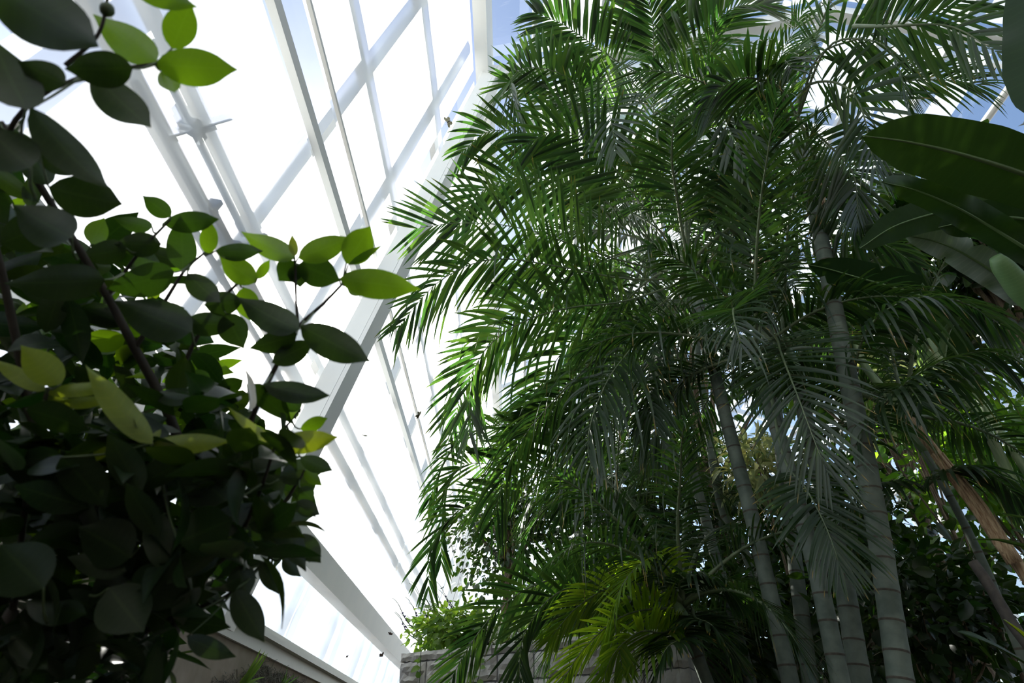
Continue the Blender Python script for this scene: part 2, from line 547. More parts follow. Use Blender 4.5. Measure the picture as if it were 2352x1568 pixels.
# far gable window
w_ = tag(empty('window_3', (XM, Y1, 3)), kind='structure')
b = MB()
for x in np.arange(-2.4, XR + 2.5, 1.25):
    top = RF(min(max(x, XE), XR - XE), 0)[2] if XE <= x <= XR - XE else CAM_Z + (min(x, XR - x) - XA) / K
    b.bar((x, Y1, 2.7), (x, Y1, max(top, 2.9)), 0.08, 0.1, up=(0, 1, 0))
for z in (2.8, 4.6, 6.4, 8.2, 10.0):
    xo = XA + K * (z - CAM_Z)
    b.bar((xo, Y1, z), (XR - xo, Y1, z), 0.08, 0.1)
b.build('glazing_bar', M['frame_out'], w_)
g = MB()
xo = XA + K * H0
g.add([(xo, Y1 + .06, 2.8), (XR - xo, Y1 + .06, 2.8), (XR - XE, Y1 + .06, CAM_Z + HE), (XM, Y1 + .06, RF(XM, 0)[2]), (XE, Y1 + .06, CAM_Z + HE)], [(0, 1, 2, 3, 4)])
g.build('pane', M['glass'], w_)


# shade screens, one stretched cloth per bay and height
def sheet(name, A, B, C, D, mat, nu, nv, amp, nvec, label, group=None, seed=0):
    r = np.random.default_rng(seed)
    u = np.linspace(0, 1, nu); v = np.linspace(0, 1, nv)
    U, W = np.meshgrid(u, v)
    Q = (1 - U)[..., None] * ((1 - W)[..., None] * A + W[..., None] * D) + U[..., None] * ((1 - W)[..., None] * B + W[..., None] * C)
    ph = r.uniform(0, 6, 6)
    dz = amp * (np.sin(U * 9 + ph[0] + 3 * W) + 0.6 * np.sin(U * 23 + ph[1] - 4 * W) + 0.4 * np.sin(W * 13 + ph[2] + U * 5)) * (np.sin(PI * U) ** .5) * (np.sin(PI * W) ** .5 + .1)
    Q = Q + dz[..., None] * nvec
    V = Q.reshape(-1, 3)
    idx = np.arange(nu * nv).reshape(nv, nu)
    F = np.stack([idx[:-1, :-1], idx[:-1, 1:], idx[1:, 1:], idx[1:, :-1]], -1).reshape(-1, 4)
    o = mesh_obj(name, V, F, mat)
    tag(o, label, 'shade cloth' if mat is M['screen'] else 'plastic film', group)
    return o


bays = [(-7.0, 1.2, 'overhead beside the dark shrub'), (1.38, 5.3, 'left of the nearer white column'),
        (5.5, 11.9, 'just right of the nearer white column'), (12.0, 17.9, 'between the two white columns, far half'), (18.1, 25.6, 'beyond the far white column')]
q = 0
for (ya, yb, where) in bays:
    q += 1
    o = 0.12
    sheet('shade_screen', WL(5.24, ya, o), WL(5.24, yb, o), WL(HE - .1, yb, o), WL(HE - .1, ya, o), M['screen'], 24, 20, 0.006, nrm,
          'white shade cloth, upper band of steep wall, ' + where, seed=q)
    sheet('shade_screen', WL(2.15, ya, o), WL(2.15, yb, o), WL(4.72, yb, o), WL(4.72, ya, o), M['screen'], 24, 20, 0.006, nrm,
          'white shade cloth, middle band of steep wall, ' + where, seed=q + 20)
    sheet('plastic_film', WL(H0 + .06, ya, o), WL(H0 + .06, yb, o), WL(2.0, yb, o), WL(2.0, ya, o), M['film'], 40, 16, 0.02, nrm,
          'wrinkled film over the lowest panes, ' + where, seed=q + 40)
# roof screens: strips running along the nave, with open glass between some
strips = [(0.35, 2.0), (2.06, 3.9), (3.96, 5.95), (6.33, 7.8), (7.86, 9.12), (10.6, 12.0)]
names = ['next to the left eave', 'second from the left eave', 'just left of the ridge', 'just right of the ridge', 'beside the open glass strip', 'above the right eave']
for k, (xa, xb) in enumerate(strips):
    for (ya, yb, wh) in ((-7.0, 5.2, 'near the viewer'), (5.6, 17.8, 'beyond the first roof beam'), (18.2, 25.6, 'at the far end')):
        sheet('overhead_screen', RF(xa, ya, -.03), RF(xb, ya, -.03), RF(xb, yb, -.03), RF(xa, yb, -.03), M['screen'], 10, 24, 0.006, np.array([0, 0, 1.]),
              'white roof shade cloth strip %s, %s' % (names[k], wh), seed=60 + k)
for k, (xa, xb, wh) in enumerate(((-1.2, 2.4, 'left'), (2.5, 6.0, 'middle'))):
    sheet('end_screen', np.array([xa - (k == 0) * 1.0, Y1 - .2, 3.2]), np.array([xb, Y1 - .2, 3.2]), np.array([xb, Y1 - .2, 11.0]), np.array([max(xa, -.6), Y1 - .2, 11.0]), M['screen'], 12, 12, .006,
          np.array([0, 1.0, 0]), 'white shade cloth on the far gable glass, %s width' % wh, seed=90 + k)
# right wall screens
for k, (ya, yb) in enumerate(((-7.0, 5.2), (5.6, 17.8))):
    sheet('side_screen', mirror(WL(4.0, ya, .1)), mirror(WL(4.0, yb, .1)), mirror(WL(HE - .2, yb, .1)), mirror(WL(HE - .2, ya, .1)), M['screen'], 20, 16, .006,
          np.array([1, 0, 0.]), 'white shade cloth on the wall behind the banana plants, ' + ('near half' if k == 0 else 'far half'), seed=80 + k)

# white pipe along the roof, seen through the open strip
b = MB()
a0, a1 = P(2236, 292, 12.0), P(2332, 148, 10.4)
dirp = np.array([0, 1.0, 0])
xp, zp = (a0[0] + a1[0]) / 2, (a0[2] + a1[2]) / 2
b.tube([(9.55, Y0, RF(9.55, 0)[2] - .28), (9.55, 9, RF(9.55, 0)[2] - .28), (9.55, Y1, RF(9.55, 0)[2] - .28)], [0.075] * 3, 14)
tag(b.build('roof_pipe', M['white_pipe'], smooth=True), 'round white pipe running along under the open roof glass', 'pipe')

# vent gear: shaft, two arms with racks and a gearbox behind the cloth
def vent_gear(h, y, label):
    root = empty('vent_opener', WL(h, y, 0.22), label, 'vent opener')
    for dh, y0, y1 in ((0, y - .45, y + 1.0), (-.24, y - .5, y + 2.0)):
        s = MB(); s.tube([WL(h + dh, y0, .24), WL(h + dh, y1, .24)], [0.03] * 2, 10)
        s.build('shaft', M['steel'], root, True)
    s = MB(); s.box(WL(h, y, .24), (0, .05, 0), s_dir * .07, nrm * .05); s.box(WL(h, y, .24), (0, .08, 0), s_dir * .045, nrm * .06)
    s.build('gearbox', M['steel'], root)
    a, c = WL(h - .26, y - .1, .2), WL(h + .36, y + .16, .2)
    s = MB(); s.bar(a, c, .03, .03, up=nrm)
    for t in np.linspace(.04, .98, 30):
        s.box(a + (c - a) * t + np.array([0, -.02, 0]), (0, .01, 0), s_dir * .005, nrm * .012)
    s.build('toothed_rack', M['steel'], root)
    s = MB(); s.box(WL(h + .02, y - .45, .24), (0, .03, 0), s_dir * .06, nrm * .05); s.build('bearing', M['steel'], root)
    return root


# tie rods in the slope
vent_gear(3.65, 2.48, 'grey rack and pinion vent gear showing through the cloth above the shrub')
vent_gear(3.48, 3.5, 'grey rack and pinion vent gear lower down beside the white column')

# ================================================================ PLANTS
def leaf_blades(B, D, Nn, Ln, Wd, curl, fold, nseg=6, shape='ovate', wave=0.0):
    """many leaf blades at once. B base, D direction, Nn upper side, Ln length, Wd half width"""
    m = len(B)
    D = D / (np.linalg.norm(D, axis=1)[:, None] + 1e-9)
    W = np.cross(D, Nn); W /= np.linalg.norm(W, axis=1)[:, None] + 1e-9
    Nn = np.cross(W, D)
    s = np.linspace(0, 1, nseg + 1)
    if shape == 'ovate':
        prof = np.sin(PI * s ** 0.85) ** 0.75 * (1 - 0.12 * s) * (1 - .55 * np.clip((s - .72) / .28, 0, 1) ** 1.3)
    elif shape == 'lance':
        prof = np.sin(PI * s ** 0.7) ** 0.9 * (1 - .25 * s)
    else:
        prof = np.minimum(1, 6 * s) * (1 - s ** 4)
    prof[0] = 0.03; prof[-1] = 0.015
    cu = np.asarray(curl)[:, None]
    ang = cu * s[None, :]                                  # bends down along its length
    ds = 1.0 / nseg
    ca, sa = np.cos(ang), np.sin(ang)
    fx = np.concatenate([np.zeros((m, 1)), np.cumsum((ca[:, 1:] + ca[:, :-1]) / 2 * ds, 1)], 1)
    fz = -np.concatenate([np.zeros((m, 1)), np.cumsum((sa[:, 1:] + sa[:, :-1]) / 2 * ds, 1)], 1)
    ctr = B[:, None, :] + Ln[:, None, None] * (fx[..., None] * D[:, None, :] + fz[..., None] * Nn[:, None, :])
    ln = ca[..., None] * Nn[:, None, :] + sa[..., None] * D[:, None, :]
    rows = []
    us = (-1.0, -0.5, 0.0, 0.5, 1.0)
    ph = RNG.uniform(0, 6, m)[:, None]
    for u in us:
        hw = Wd[:, None] * prof[None, :] * u
        f = np.asarray(fold)[:, None]
        up = np.abs(hw) * np.sin(f) * (1 - 0.35 * abs(u))
        if wave: up = up + wave * Ln[:, None] * abs(u) * np.sin(s[None, :] * 11 + ph + (u > 0) * 2)
        rows.append(ctr + (hw * np.cos(f))[..., None] * W[:, None, :] + up[..., None] * ln)
    V = np.stack(rows, 2)                                  # m, nseg+1, 5, 3
    uv = np.zeros((m, nseg + 1, 5, 2)); uv[..., 0] = (np.array(us) + 1) / 2; uv[..., 1] = s[None, :, None]
    idx = np.arange(m * (nseg + 1) * 5).reshape(m, nseg + 1, 5)
    F = np.stack([idx[:, :-1, :-1], idx[:, :-1, 1:], idx[:, 1:, 1:], idx[:, 1:, :-1]], -1).reshape(-1, 4)
    return V.reshape(-1, 3), F, uv.reshape(-1, 2)


def unit(v):
    v = np.asarray(v, float)
    return v / (np.linalg.norm(v, axis=-1, keepdims=True) + 1e-9)


def frond_blades(path, L, npair, petiole=0.18, vee=0.35, droop=0.25, hw=0.022, a0=72, a1=22, roll=0.0, rng=None, upside=1.0, curlshare=0.0, nseg=6, tipf=.38):
    rng = rng or RNG
    p = spline(path, 48)
    T, S, Nn = frames(p)
    if roll:
        S, Nn = S * math.cos(roll) + Nn * math.sin(roll), Nn * math.cos(roll) - S * math.sin(roll)
    t = np.linspace(petiole, 0.995, npair)
    t = np.repeat(t, 2) + rng.normal(0, 0.35 / npair * (1 - petiole), npair * 2)
    t = np.clip(t, 0, 1)
    side = np.tile([-1.0, 1.0], npair)
    f = t * 47
    i0 = np.clip(f.astype(int), 0, 46); fr = (f - i0)[:, None]
    lerp = lambda A: A[i0] * (1 - fr) + A[i0 + 1] * fr
    b, tt, ss, nn = lerp(p), unit(lerp(T)), unit(lerp(S)), unit(lerp(Nn))
    x = (t - petiole) / (1 - petiole)
    al = np.radians(a0 + (a1 - a0) * x ** 1.2 + rng.normal(0, 3.5, len(t)))
    ve = vee * (1 - 0.4 * x) + rng.normal(0, 0.06, len(t))
    d = np.cos(al)[:, None] * tt + np.sin(al)[:, None] * (np.cos(ve)[:, None] * side[:, None] * ss + np.sin(ve)[:, None] * nn)
    ln = L * np.interp(x, [0, .12, .35, .65, .9, 1], [.55, .85, 1, .86, .58, tipf]) * (1 + rng.normal(0, .06, len(t)))
    dr = droop * (1 + rng.normal(0, .3, len(t)))
    if curlshare:
        dr = dr + (rng.random(len(t)) < curlshare) * 0.7
    wv = unit(np.cross(d, nn))
    s = np.linspace(0, 1, nseg + 1)
    pts = b[:, None, :] + d[:, None, :] * (ln[:, None] * s[None, :])[..., None]
    drop = dr[:, None] * ln[:, None] * s[None, :] ** 2.1
    # the tip also pulls back so that a drooping leaflet keeps its length
    pts = pts - d[:, None, :] * (0.35 * np.clip(dr, 0, 1.2)[:, None] * ln[:, None] * s[None, :] ** 3)[..., None]
    pts[..., 2] -= drop
    prof = np.interp(s, [0, .12, .35, .6, .85, 1], [.3, .8, 1, .88, .5, .03])
    w_ = hw * prof[None, :] * np.interp(x, [0, .3, 1], [.7, 1, .62])[:, None]
    n2 = unit(np.cross(wv, d))
    fold = 0.35
    rows = [pts - wv[:, None, :] * w_[..., None], pts - n2[:, None, :] * (w_ * fold)[..., None], pts + wv[:, None, :] * w_[..., None]]
    V = np.stack(rows, 2)
    m = len(t)
    uv = np.zeros((m, nseg + 1, 3, 2)); uv[..., 0] = (0, .5, 1); uv[..., 1] = s[None, :, None]
    idx = np.arange(m * (nseg + 1) * 3).reshape(m, nseg + 1, 3)
    F = np.stack([idx[:, :-1, :-1], idx[:, :-1, 1:], idx[:, 1:, 1:], idx[:, 1:, :-1]], -1).reshape(-1, 4)
    return p, V.reshape(-1, 3), F, uv.reshape(-1, 2)


def add_frond(palm, path, L, npair=34, mat='palm', r0=0.012, label=None, **kw):
    p, V, F, uv = frond_blades(path, L, npair, **kw)
    o = bpy.data.objects.new('frond', None)
    o.empty_display_size = .05
    o.location = Vector(tuple(p[0])) - palm.location
    o.parent = palm
    COL.objects.link(o)
    mesh_obj('leaves', V, F, M[mat], o, True, uv)
    if label: o['label'] = label
    q = p[::2]
    rr = np.interp(np.linspace(0, 1, len(q)), [0, .2, 1], [r0 * 1.4, r0, r0 * .18])
    Vr, Fr = tube(q, rr, 6)
    mesh_obj('rachis', Vr, Fr, M['rachis'], o, True)
    return o


def ringed_trunk(path, r0, r1, gap=0.2, rng=None):
    rng = rng or RNG
    p = spline(path, 60)
    L = np.linalg.norm(np.diff(p, axis=0), axis=1).sum()
    nodes = max(3, int(L / gap))
    us, rs, mt = [], [], []
    pos = np.linspace(0, 1, nodes + 1)
    pos[1:-1] += rng.normal(0, .12 / nodes, nodes - 1)
    for k in range(nodes):
        a, c = pos[k], pos[k + 1]
        w_ = 0.007 / L
        for f, bulge, ring in ((0, 1.0, 1), (1, 1.035, 1), (2, 1.02, 0), (3, .985, 0), (4, .985, 0)):
            u = {0: a, 1: a + w_, 2: a + 2 * w_, 3: a + (c - a) * .4, 4: a + (c - a) * .8}[f]
            us.append(u); rs.append((r0 + (r1 - r0) * u) * bulge); mt.append(1 if f < 2 else 0)
    us.append(1.0); rs.append(r1); mt.append(0)
    us = np.array(us)
    pp = np.stack([np.interp(us, np.linspace(0, 1, 60), p[:, k]) for k in range(3)], 1)
    n = 14
    V, F = tube(pp, np.array(rs), n)
    mi = [mt[i // n] for i in range((len(us) - 1) * n)] + [0, 0]
    return V, F, mi


def make_palm(label, base, path, r0, r1, group=None, shaft=0.7, dry=False, gap=0.2):
    root = empty('palm', base, label, 'palm tree', group)
    V, F, mi = ringed_trunk(path, r0, r1, gap)
    mesh_obj('trunk', V, F, None, root, True, mats=[M['trunk'], M['ring']], midx=mi)
    if shaft:
        p = spline(path, 30)
        d = unit(p[-1] - p[-3])
        q = np.stack([p[-1] - d * .02 + d * shaft * t for t in np.linspace(0, 1, 8)])
        V, F = tube(q, np.array([r1 * 1.05, r1 * 1.3, r1 * 1.3, r1 * 1.15, r1 * .95, r1 * .75, r1 * .5, r1 * .2]), 12)
        mesh_obj('crownshaft', V, F, M['dry' if dry else 'crownshaft'], root, True)
    return root


def crown(palm, c, n, Lf, Lb, rng, e0=80, e1=5, az0=0.0, azs=360.0, npair=32, mat='palm', hw=0.022, bend=(35, 95), r0=0.018, vee=.4, droop=.3, pet=.2):
    """n fronds arching from the crown c, the youngest upright"""
    for i in range(n):
        a = i / max(1, n - 1)
        az = math.radians(az0 + ((i * 137.5 + rng.normal(0, 12)) % azs))
        e = math.radians(e0 + (e1 - e0) * a ** .8 + rng.normal(0, 5))
        bd = math.radians(bend[0] + (bend[1] - bend[0]) * a + rng.normal(0, 8))
        L = Lf * (0.8 + .25 * math.sin(PI * min(1, a + .25))) * (1 + rng.normal(0, .06))
        p = np.array(c, float); path = [p.copy()]
        az2 = az
        for k in range(9):
            s = (k + .5) / 9
            ee = e - bd * s ** 1.4
            az2 += rng.normal(0, .03)
            p = p + L / 9 * np.array([math.cos(ee) * math.cos(az2), math.cos(ee) * math.sin(az2), math.sin(ee)])
            path.append(p.copy())
        add_frond(palm, path, Lb * (1 + rng.normal(0, .08)), npair, mat, r0, vee=vee + rng.normal(0, .1), droop=droop + .25 * rng.random(), hw=hw, rng=rng,
                  roll=rng.normal(0, .25), petiole=pet, curlshare=.12)


def px_path(pts):
    return [P(*q) for q in pts]


def hero(palm, pts, Lpx, npair=36, **kw):
    npair = int(npair * 1.3)
    d = np.mean([q[2] for q in pts[1:]])
    return add_frond(palm, px_path(pts), Lpx * d / FPX, npair, hw=kw.pop('hwpx', 5.2) * d / FPX, **kw)


def ground(p):
    return np.array([p[0], p[1], 0.0])


# ---------------------------------------------------------------- the palms
def trunk_px(y, pts, lean=0.0):
    """trunk standing y metres ahead: pixels to points on the vertical plane at that distance"""
    out = []
    for (px, py) in pts:
        d = P(px, py, 1.0) - np.array([0, 0, CAM_Z])
        out.append(np.array([0, 0, CAM_Z]) + d * (y / d[1]))
    b = out[0] + (out[0] - out[1]) * (out[0][2] / max(1e-3, out[1][2] - out[0][2]))
    return [b] + out


def palm_at(y, pts, r0, r1, label, **kw):
    path = trunk_px(y, pts)
    return make_palm(label, path[0], path, r0, r1, **kw), path[-1]


r = np.random.default_rng(11)
A, cA = palm_at(5.0, [(1800, 1500), (1730, 1200), (1660, 930), (1600, 680)], .070, .058,
                'tall palm whose pale ringed trunk rises bare through the middle of the clump', shaft=.55)
B_, cB = palm_at(5.9, [(1790, 1000), (1765, 800), (1742, 600)], .072, .066,
                 'palm with brown shreds of dead sheath hanging on its trunk', shaft=.95, dry=False)
C_, cC = palm_at(4.0, [(2062, 1520), (2005, 1150), (1930, 780), (1880, 520), (1840, 350)], .076, .070,
                 'thickest palm, its shaft climbing to the crown against the roof glass', shaft=.3, gap=.17)
D_, cD = palm_at(6.8, [(1700, 1480), (1620, 1190), (1560, 950), (1500, 620)], .066, .055,
                 'slender palm at the left edge of the clump, crown fanned over the stone wall', shaft=.6)
E_, cE = palm_at(4.4, [(1925, 1540), (1880, 1330), (1840, 1180), (1760, 900)], .068, .058,
                 'palm with a low drooping fan in front of its smooth grey stem', shaft=.5)
F_, cF = palm_at(7.6, [(1795, 1506), (1700, 1236), (1640, 1080), (1560, 480), (1530, 300)], .060, .05,
                 'farthest and tallest palm, crown touching the roof over the clump', shaft=.6)
G_, cG = palm_at(4.9, [(1972, 1540), (1935, 1320), (1890, 1120), (1830, 880)], .085, .07,
                 'shaded palm stem between the thickest palm and the grey fan', shaft=.5)
H_, cH = palm_at(4.3, [(2326, 1455), (2257, 1290), (2193, 1161), (2120, 1033)], .032, .028,
                 'thin stemmed palm leaning beside the brown banana stem', shaft=.4)
I_, cI = palm_at(5.2, [(1625, 1568), (1580, 1450)], .055, .05, 'young palm at the foot of the clump with yellow green fronds', shaft=.3)
J_, cJ = palm_at(8.6, [(1440, 1330), (1420, 1200)], .06, .05, 'dark palm behind the stone wall under the clump', shaft=.4)

# dead sheath shreds on the second palm
s_ = MB()
for k in range(16):
    a = P(1738 + r.normal(0, 8), 560 + r.uniform(0, 60), 7.75)
    q = a + np.array([r.normal(0, .06), -.09, 0])
    pts = [a, q + np.array([r.normal(0, .05), -.03, -.25]), q + np.array([r.normal(0, .12), 0, -.5 - r.random() * .5])]
    s_.tube(spline(pts, 7), np.linspace(.016, .004, 7), 4)
s_.build('dead_sheath', M['dry'], B_, True)
s_ = MB()
for k in range(22):
    t0 = r.uniform(0, .6)
    pts = []
    for q in np.linspace(t0, t0 + .4, 6):
        c = np.array([1858 + 28 * q, 400 + 190 * q])
        p = trunk_px(4.0, [tuple(c), (c[0] + 1, c[1] - 5)])[1]
        pts.append(p + np.array([.085 + r.normal(0, .015), -.03 + r.normal(0, .02), 0]))
    s_.tube(spline(pts, 9), np.linspace(.006, .003, 9), 4)
s_.build('fibre', M['dry'], C_, True)

# crown fronds in natural order, then the fronds the photo shows one by one
kw = dict(npair=46, droop=.25)
crown(A, cA + np.array([0, 0, .5]), 9, 2.6, .72, r, e0=85, e1=25, hw=.02, **kw)
crown(B_, cB + np.array([0, 0, .8]), 9, 2.6, .75, r, hw=.02, **kw)
crown(C_, cC + np.array([0, 0, .4]), 8, 2.3, .62, r, hw=.018, **kw)
crown(D_, cD + np.array([0, 0, .5]), 11, 2.7, .78, r, hw=.021, **kw)
crown(F_, cF + np.array([0, 0, .5]), 12, 2.8, .85, r, hw=.022, **kw)
crown(E_, cE + np.array([0, 0, .4]), 8, 1.9, .55, r, e0=70, e1=10, hw=.016, **kw)
crown(G_, cG + np.array([0, 0, .4]), 10, 2.1, .58, r, hw=.016, **kw)
crown(H_, cH + np.array([0, 0, .3]), 9, 1.5, .45, r, hw=.012, **kw)
crown(I_, cI + np.array([0, 0, .2]), 12, 1.7, .46, r, e0=80, e1=15, hw=.011, **kw)
crown(J_, cJ + np.array([0, 0, .3]), 13, 2.5, .7, r, e1=20, hw=.018, **kw)

ca = (1590, 640, 7.2)
hero(A, [ca, (1400, 590, 6.9), (1200, 525, 6.5), (1060, 512, 6.3), (950, 525, 6.1)], 205, 30, vee=.15, droop=.1, petiole=.3, a0=80, a1=25, roll=-.85)
hero(A, [ca, (1440, 640, 7.0), (1284, 612, 6.7), (1134, 595, 6.4), (1010, 645, 6.1), (914, 752, 5.9)], 150, 36, vee=.2, droop=.25, roll=-.55, petiole=.3, curlshare=.2)
hero(A, [ca, (1440, 690, 6.8), (1317, 705, 6.5), (1217, 732, 6.3), (1134, 783, 6.1), (1086, 860, 5.9), (1077, 1000, 5.7)], 170, 38, vee=.25, droop=.2, roll=-.5, petiole=.25, curlshare=.3)
hero(A, [ca, (1500, 740, 6.6), (1450, 800, 6.2), (1392, 880, 5.9), (1350, 1010, 5.6), (1380, 1120, 5.4), (1490, 1300, 5.2)], 150, 44, vee=.5, droop=.5, petiole=.22, roll=1.0, curlshare=.3)
hero(A, [ca, (1530, 760, 6.6), (1490, 860, 6.1), (1500, 960, 5.7), (1530, 1040, 5.5)], 165, 36, vee=.2, droop=.35, petiole=.25)
hero(A, [ca, (1420, 780, 6.9), (1290, 900, 6.7), (1180, 1040, 6.5), (1130, 1200, 6.3)], 190, 34, vee=.2, droop=.5, petiole=.25)
hero(A, [ca, (1480, 480, 7.2), (1380, 350, 7.0), (1290, 300, 6.8), (1210, 330, 6.6)], 190, 30, vee=.3, droop=.2, roll=-.5, petiole=.35)
hero(A, [ca, (1660, 560, 7.2), (1690, 430, 7.0), (1720, 330, 6.8), (1790, 260, 6.6)], 180, 32, vee=.4, droop=.3, petiole=.35)
cd = (1500, 560, 9.0)
hero(D_, [cd, (1400, 470, 8.4), (1240, 410, 8.0), (1120, 430, 7.7), (1050, 520, 7.5)], 150, 36, vee=.3, droop=.2, roll=-.5, petiole=.25)
hero(D_, [cd, (1440, 640, 8.6), (1330, 760, 8.4), (1230, 900, 8.2), (1170, 1050, 8.0)], 160, 40, vee=.3, droop=.3, petiole=.2)
hero(D_, [cd, (1470, 700, 8.6), (1400, 860, 8.4), (1330, 1010, 8.2), (1290, 1180, 8.0)], 160, 40, vee=.3, droop=.3, petiole=.2)
hero(D_, [cd, (1360, 820, 8.3), (1220, 960, 8.0), (1110, 980, 7.7), (1030, 1040, 7.5), (985, 1150, 7.3)], 120, 40, vee=.3, droop=.25, petiole=.3)
hero(D_, [cd, (1440, 860, 8.2), (1370, 1040, 7.7), (1290, 1130, 7.3), (1220, 1210, 7.0), (1190, 1330, 6.8)], 130, 40, vee=.3, droop=.25, petiole=.35)
hero(A, [ca, (1560, 780, 6.9), (1540, 940, 6.6), (1480, 1080, 6.3), (1420, 1180, 6.1)], 150, 40, vee=.2, droop=.3, petiole=.25)
hero(D_, [cd, (1380, 400, 8.4), (1250, 320, 8.0), (1130, 300, 7.7), (1060, 350, 7.5)], 150, 34, vee=.3, droop=.25, roll=-.5, petiole=.25)
hero(D_, [cd, (1380, 600, 8.4), (1200, 700, 8.0), (1080, 860, 7.6), (1030, 1010, 7.4)], 150, 36, vee=.3, droop=.2, roll=-.4, petiole=.2)
hero(D_, [cd, (1400, 760, 8.4), (1270, 940, 8.0), (1150, 1056, 7.6), (1066, 1066, 7.3), (1024, 1122, 7.1), (1014, 1212, 6.9), (1014, 1296, 6.8)], 130, 40, vee=.3, droop=.18, roll=-.4, petiole=.4)
hero(D_, [cd, (1420, 800, 8.2), (1300, 1000, 7.6), (1184, 1100, 7.2), (1084, 1156, 6.9), (1030, 1190, 6.7), (990, 1262, 6.6), (984, 1346, 6.5)], 140, 40, vee=.3, droop=.18, roll=-.4, petiole=.4)
cf = (1500, 190, 10.0)
hero(F_, [cf, (1400, 250, 9.0), (1300, 175, 8.3), (1220, 155, 7.9), (1178, 175, 7.6), (1178, 225, 7.4), (1200, 300, 7.2)], 150, 34, vee=.2, droop=.3, petiole=.4)
hero(F_, [cf, (1420, 250, 9.0), (1330, 240, 8.6), (1240, 190, 8.3), (1170, 190, 8.0)], 190, 28, vee=.9, droop=.1, petiole=.2)
hero(F_, [cf, (1400, 130, 9.3), (1300, 60, 8.8), (1230, 30, 8.4)], 150, 30, vee=.3, droop=.25, petiole=.3)
hero(F_, [cf, (1440, 150, 9.4), (1405, 160, 8.6), (1394, 205, 7.6), (1402, 270, 6.9), (1416, 345, 6.5)], 140, 25, hwpx=6, vee=.15, droop=.2, petiole=.4, a0=80)
hero(F_, [cf, (1560, 120, 9.2), (1591, 150, 8.0), (1640, 240, 7.0), (1712, 368, 6.3)], 190, 28, vee=.1, droop=.12, hwpx=6.5, petiole=.35, a0=80)
hero(F_, [cf, (1500, 60, 9.2), (1480, -30, 8.6)], 190, 30, vee=.4, droop=.3, petiole=.2)
hero(F_, [cf, (1600, 90, 9.0), (1680, 20, 8.4), (1760, 10, 8.0)], 170, 30, vee=.4, droop=.3, petiole=.2)
cg = (1770, 760, 5.9)
hero(E_, [cg, (1785, 780, 5.0), (1795, 813, 4.6), (1835, 917, 4.1), (1870, 1010, 3.85), (1900, 1085, 3.7)], 215, 30, vee=.1, droop=.18, petiole=.3, a0=82, a1=15)
hero(E_, [(1770, 900, 4.8), (1800, 1050, 4.3), (1850, 1120, 3.95), (1895, 1205, 3.7), (1930, 1300, 3.5)], 165, 28, vee=.1, droop=.22, petiole=.5, a0=82, a1=15)
cc = (1832, 270, 5.6)
hero(C_, [cc, (1880, 130, 5.4), (1985, 85, 5.2), (2135, 30, 4.7), (2240, -8, 4.4)], 195, 21, vee=.15, droop=.18, roll=.6, hwpx=6, petiole=.3)
hero(C_, [cc, (1900, 110, 5.3), (2000, 93, 5.0), (2055, 135, 4.7), (2090, 255, 4.5)], 130, 22, vee=.2, droop=.3, petiole=.35)
hero(C_, [cc, (1850, 200, 5.4), (1920, 190, 5.2), (1975, 240, 5.0), (2010, 390, 4.8)], 165, 20, vee=.15, droop=.2, roll=.4, petiole=.25)
hero(C_, [cc, (1790, 200, 5.6), (1700, 180, 5.5), (1620, 230, 5.4)], 170, 32, vee=.2, droop=.4, petiole=.25)
hero(C_, [cc, (1900, 330, 5.6), (1960, 400, 5.5), (1970, 520, 5.4)], 150, 24, vee=.1, droop=.2, roll=.4, petiole=.2)
hero(C_, [cc, (1900, 420, 5.7), (1940, 520, 5.6), (2030, 560, 5.4), (2110, 610, 5.2)], 110, 34, vee=.2, droop=.4, petiole=.3)
hero(C_, [(1960, 60, 4.4), (2040, 60, 4.1), (2180, 60, 3.9), (2290, 120, 3.7)], 150, 18, vee=.2, droop=.25, roll=.5, petiole=.2)
# long hanging leaflets on the right
ch = (2480, 840, 3.8)
hero(H_, [(1985, 1080, 4.6), (2010, 960, 4.4), (2080, 880, 4.2), (2168, 828, 4.1), (2268, 806, 4.0), (2360, 840, 3.9)], 150, 34, vee=-.3, droop=.8, petiole=.15)
hero(H_, [(1950, 900, 4.9), (1990, 760, 4.7), (2080, 690, 4.5), (2200, 690, 4.3), (2320, 760, 4.2)], 130, 34, vee=-.2, droop=.8, petiole=.15)
hero(H_, [(2110, 1130, 4.6), (2060, 1110, 4.5), (1990, 1120, 4.4), (1930, 1180, 4.3)], 110, 30, vee=.0, droop=.5, petiole=.15)
hero(H_, [(2120, 1120, 4.4), (2180, 1080, 4.2), (2260, 1080, 4.1), (2350, 1150, 4.0)], 120, 30, vee=.0, droop=.5, petiole=.15)
# the bright low fronds beside the stone wall
ci = (1590, 1400, 5.0)
hero(J_, [(1480, 1330, 5.9), (1430, 1325, 5.7), (1270, 1330, 5.4), (1160, 1385, 5.2), (1080, 1480, 5.0), (1028, 1575, 4.9)], 150, 36, vee=.15, droop=.1, roll=-.75, petiole=.15)
hero(J_, [(1480, 1300, 5.9), (1420, 1318, 5.6), (1290, 1356, 5.2), (1227, 1416, 5.0), (1197, 1480, 4.9), (1193, 1580, 4.8)], 150, 36, vee=.15, droop=.1, roll=-.75, petiole=.15)
hero(I_, [ci, (1560, 1395, 4.9), (1440, 1410, 4.6), (1340, 1490, 4.4), (1280, 1590, 4.3)], 130, 36, vee=.2, droop=.15, roll=-.5, petiole=.15, mat='palm_young')
hero(I_, [ci, (1540, 1360, 5.2), (1430, 1340, 5.1), (1330, 1390, 5.0), (1260, 1470, 4.9)], 125, 34, vee=.2, droop=.15, roll=-.5, petiole=.15, mat='palm_young')
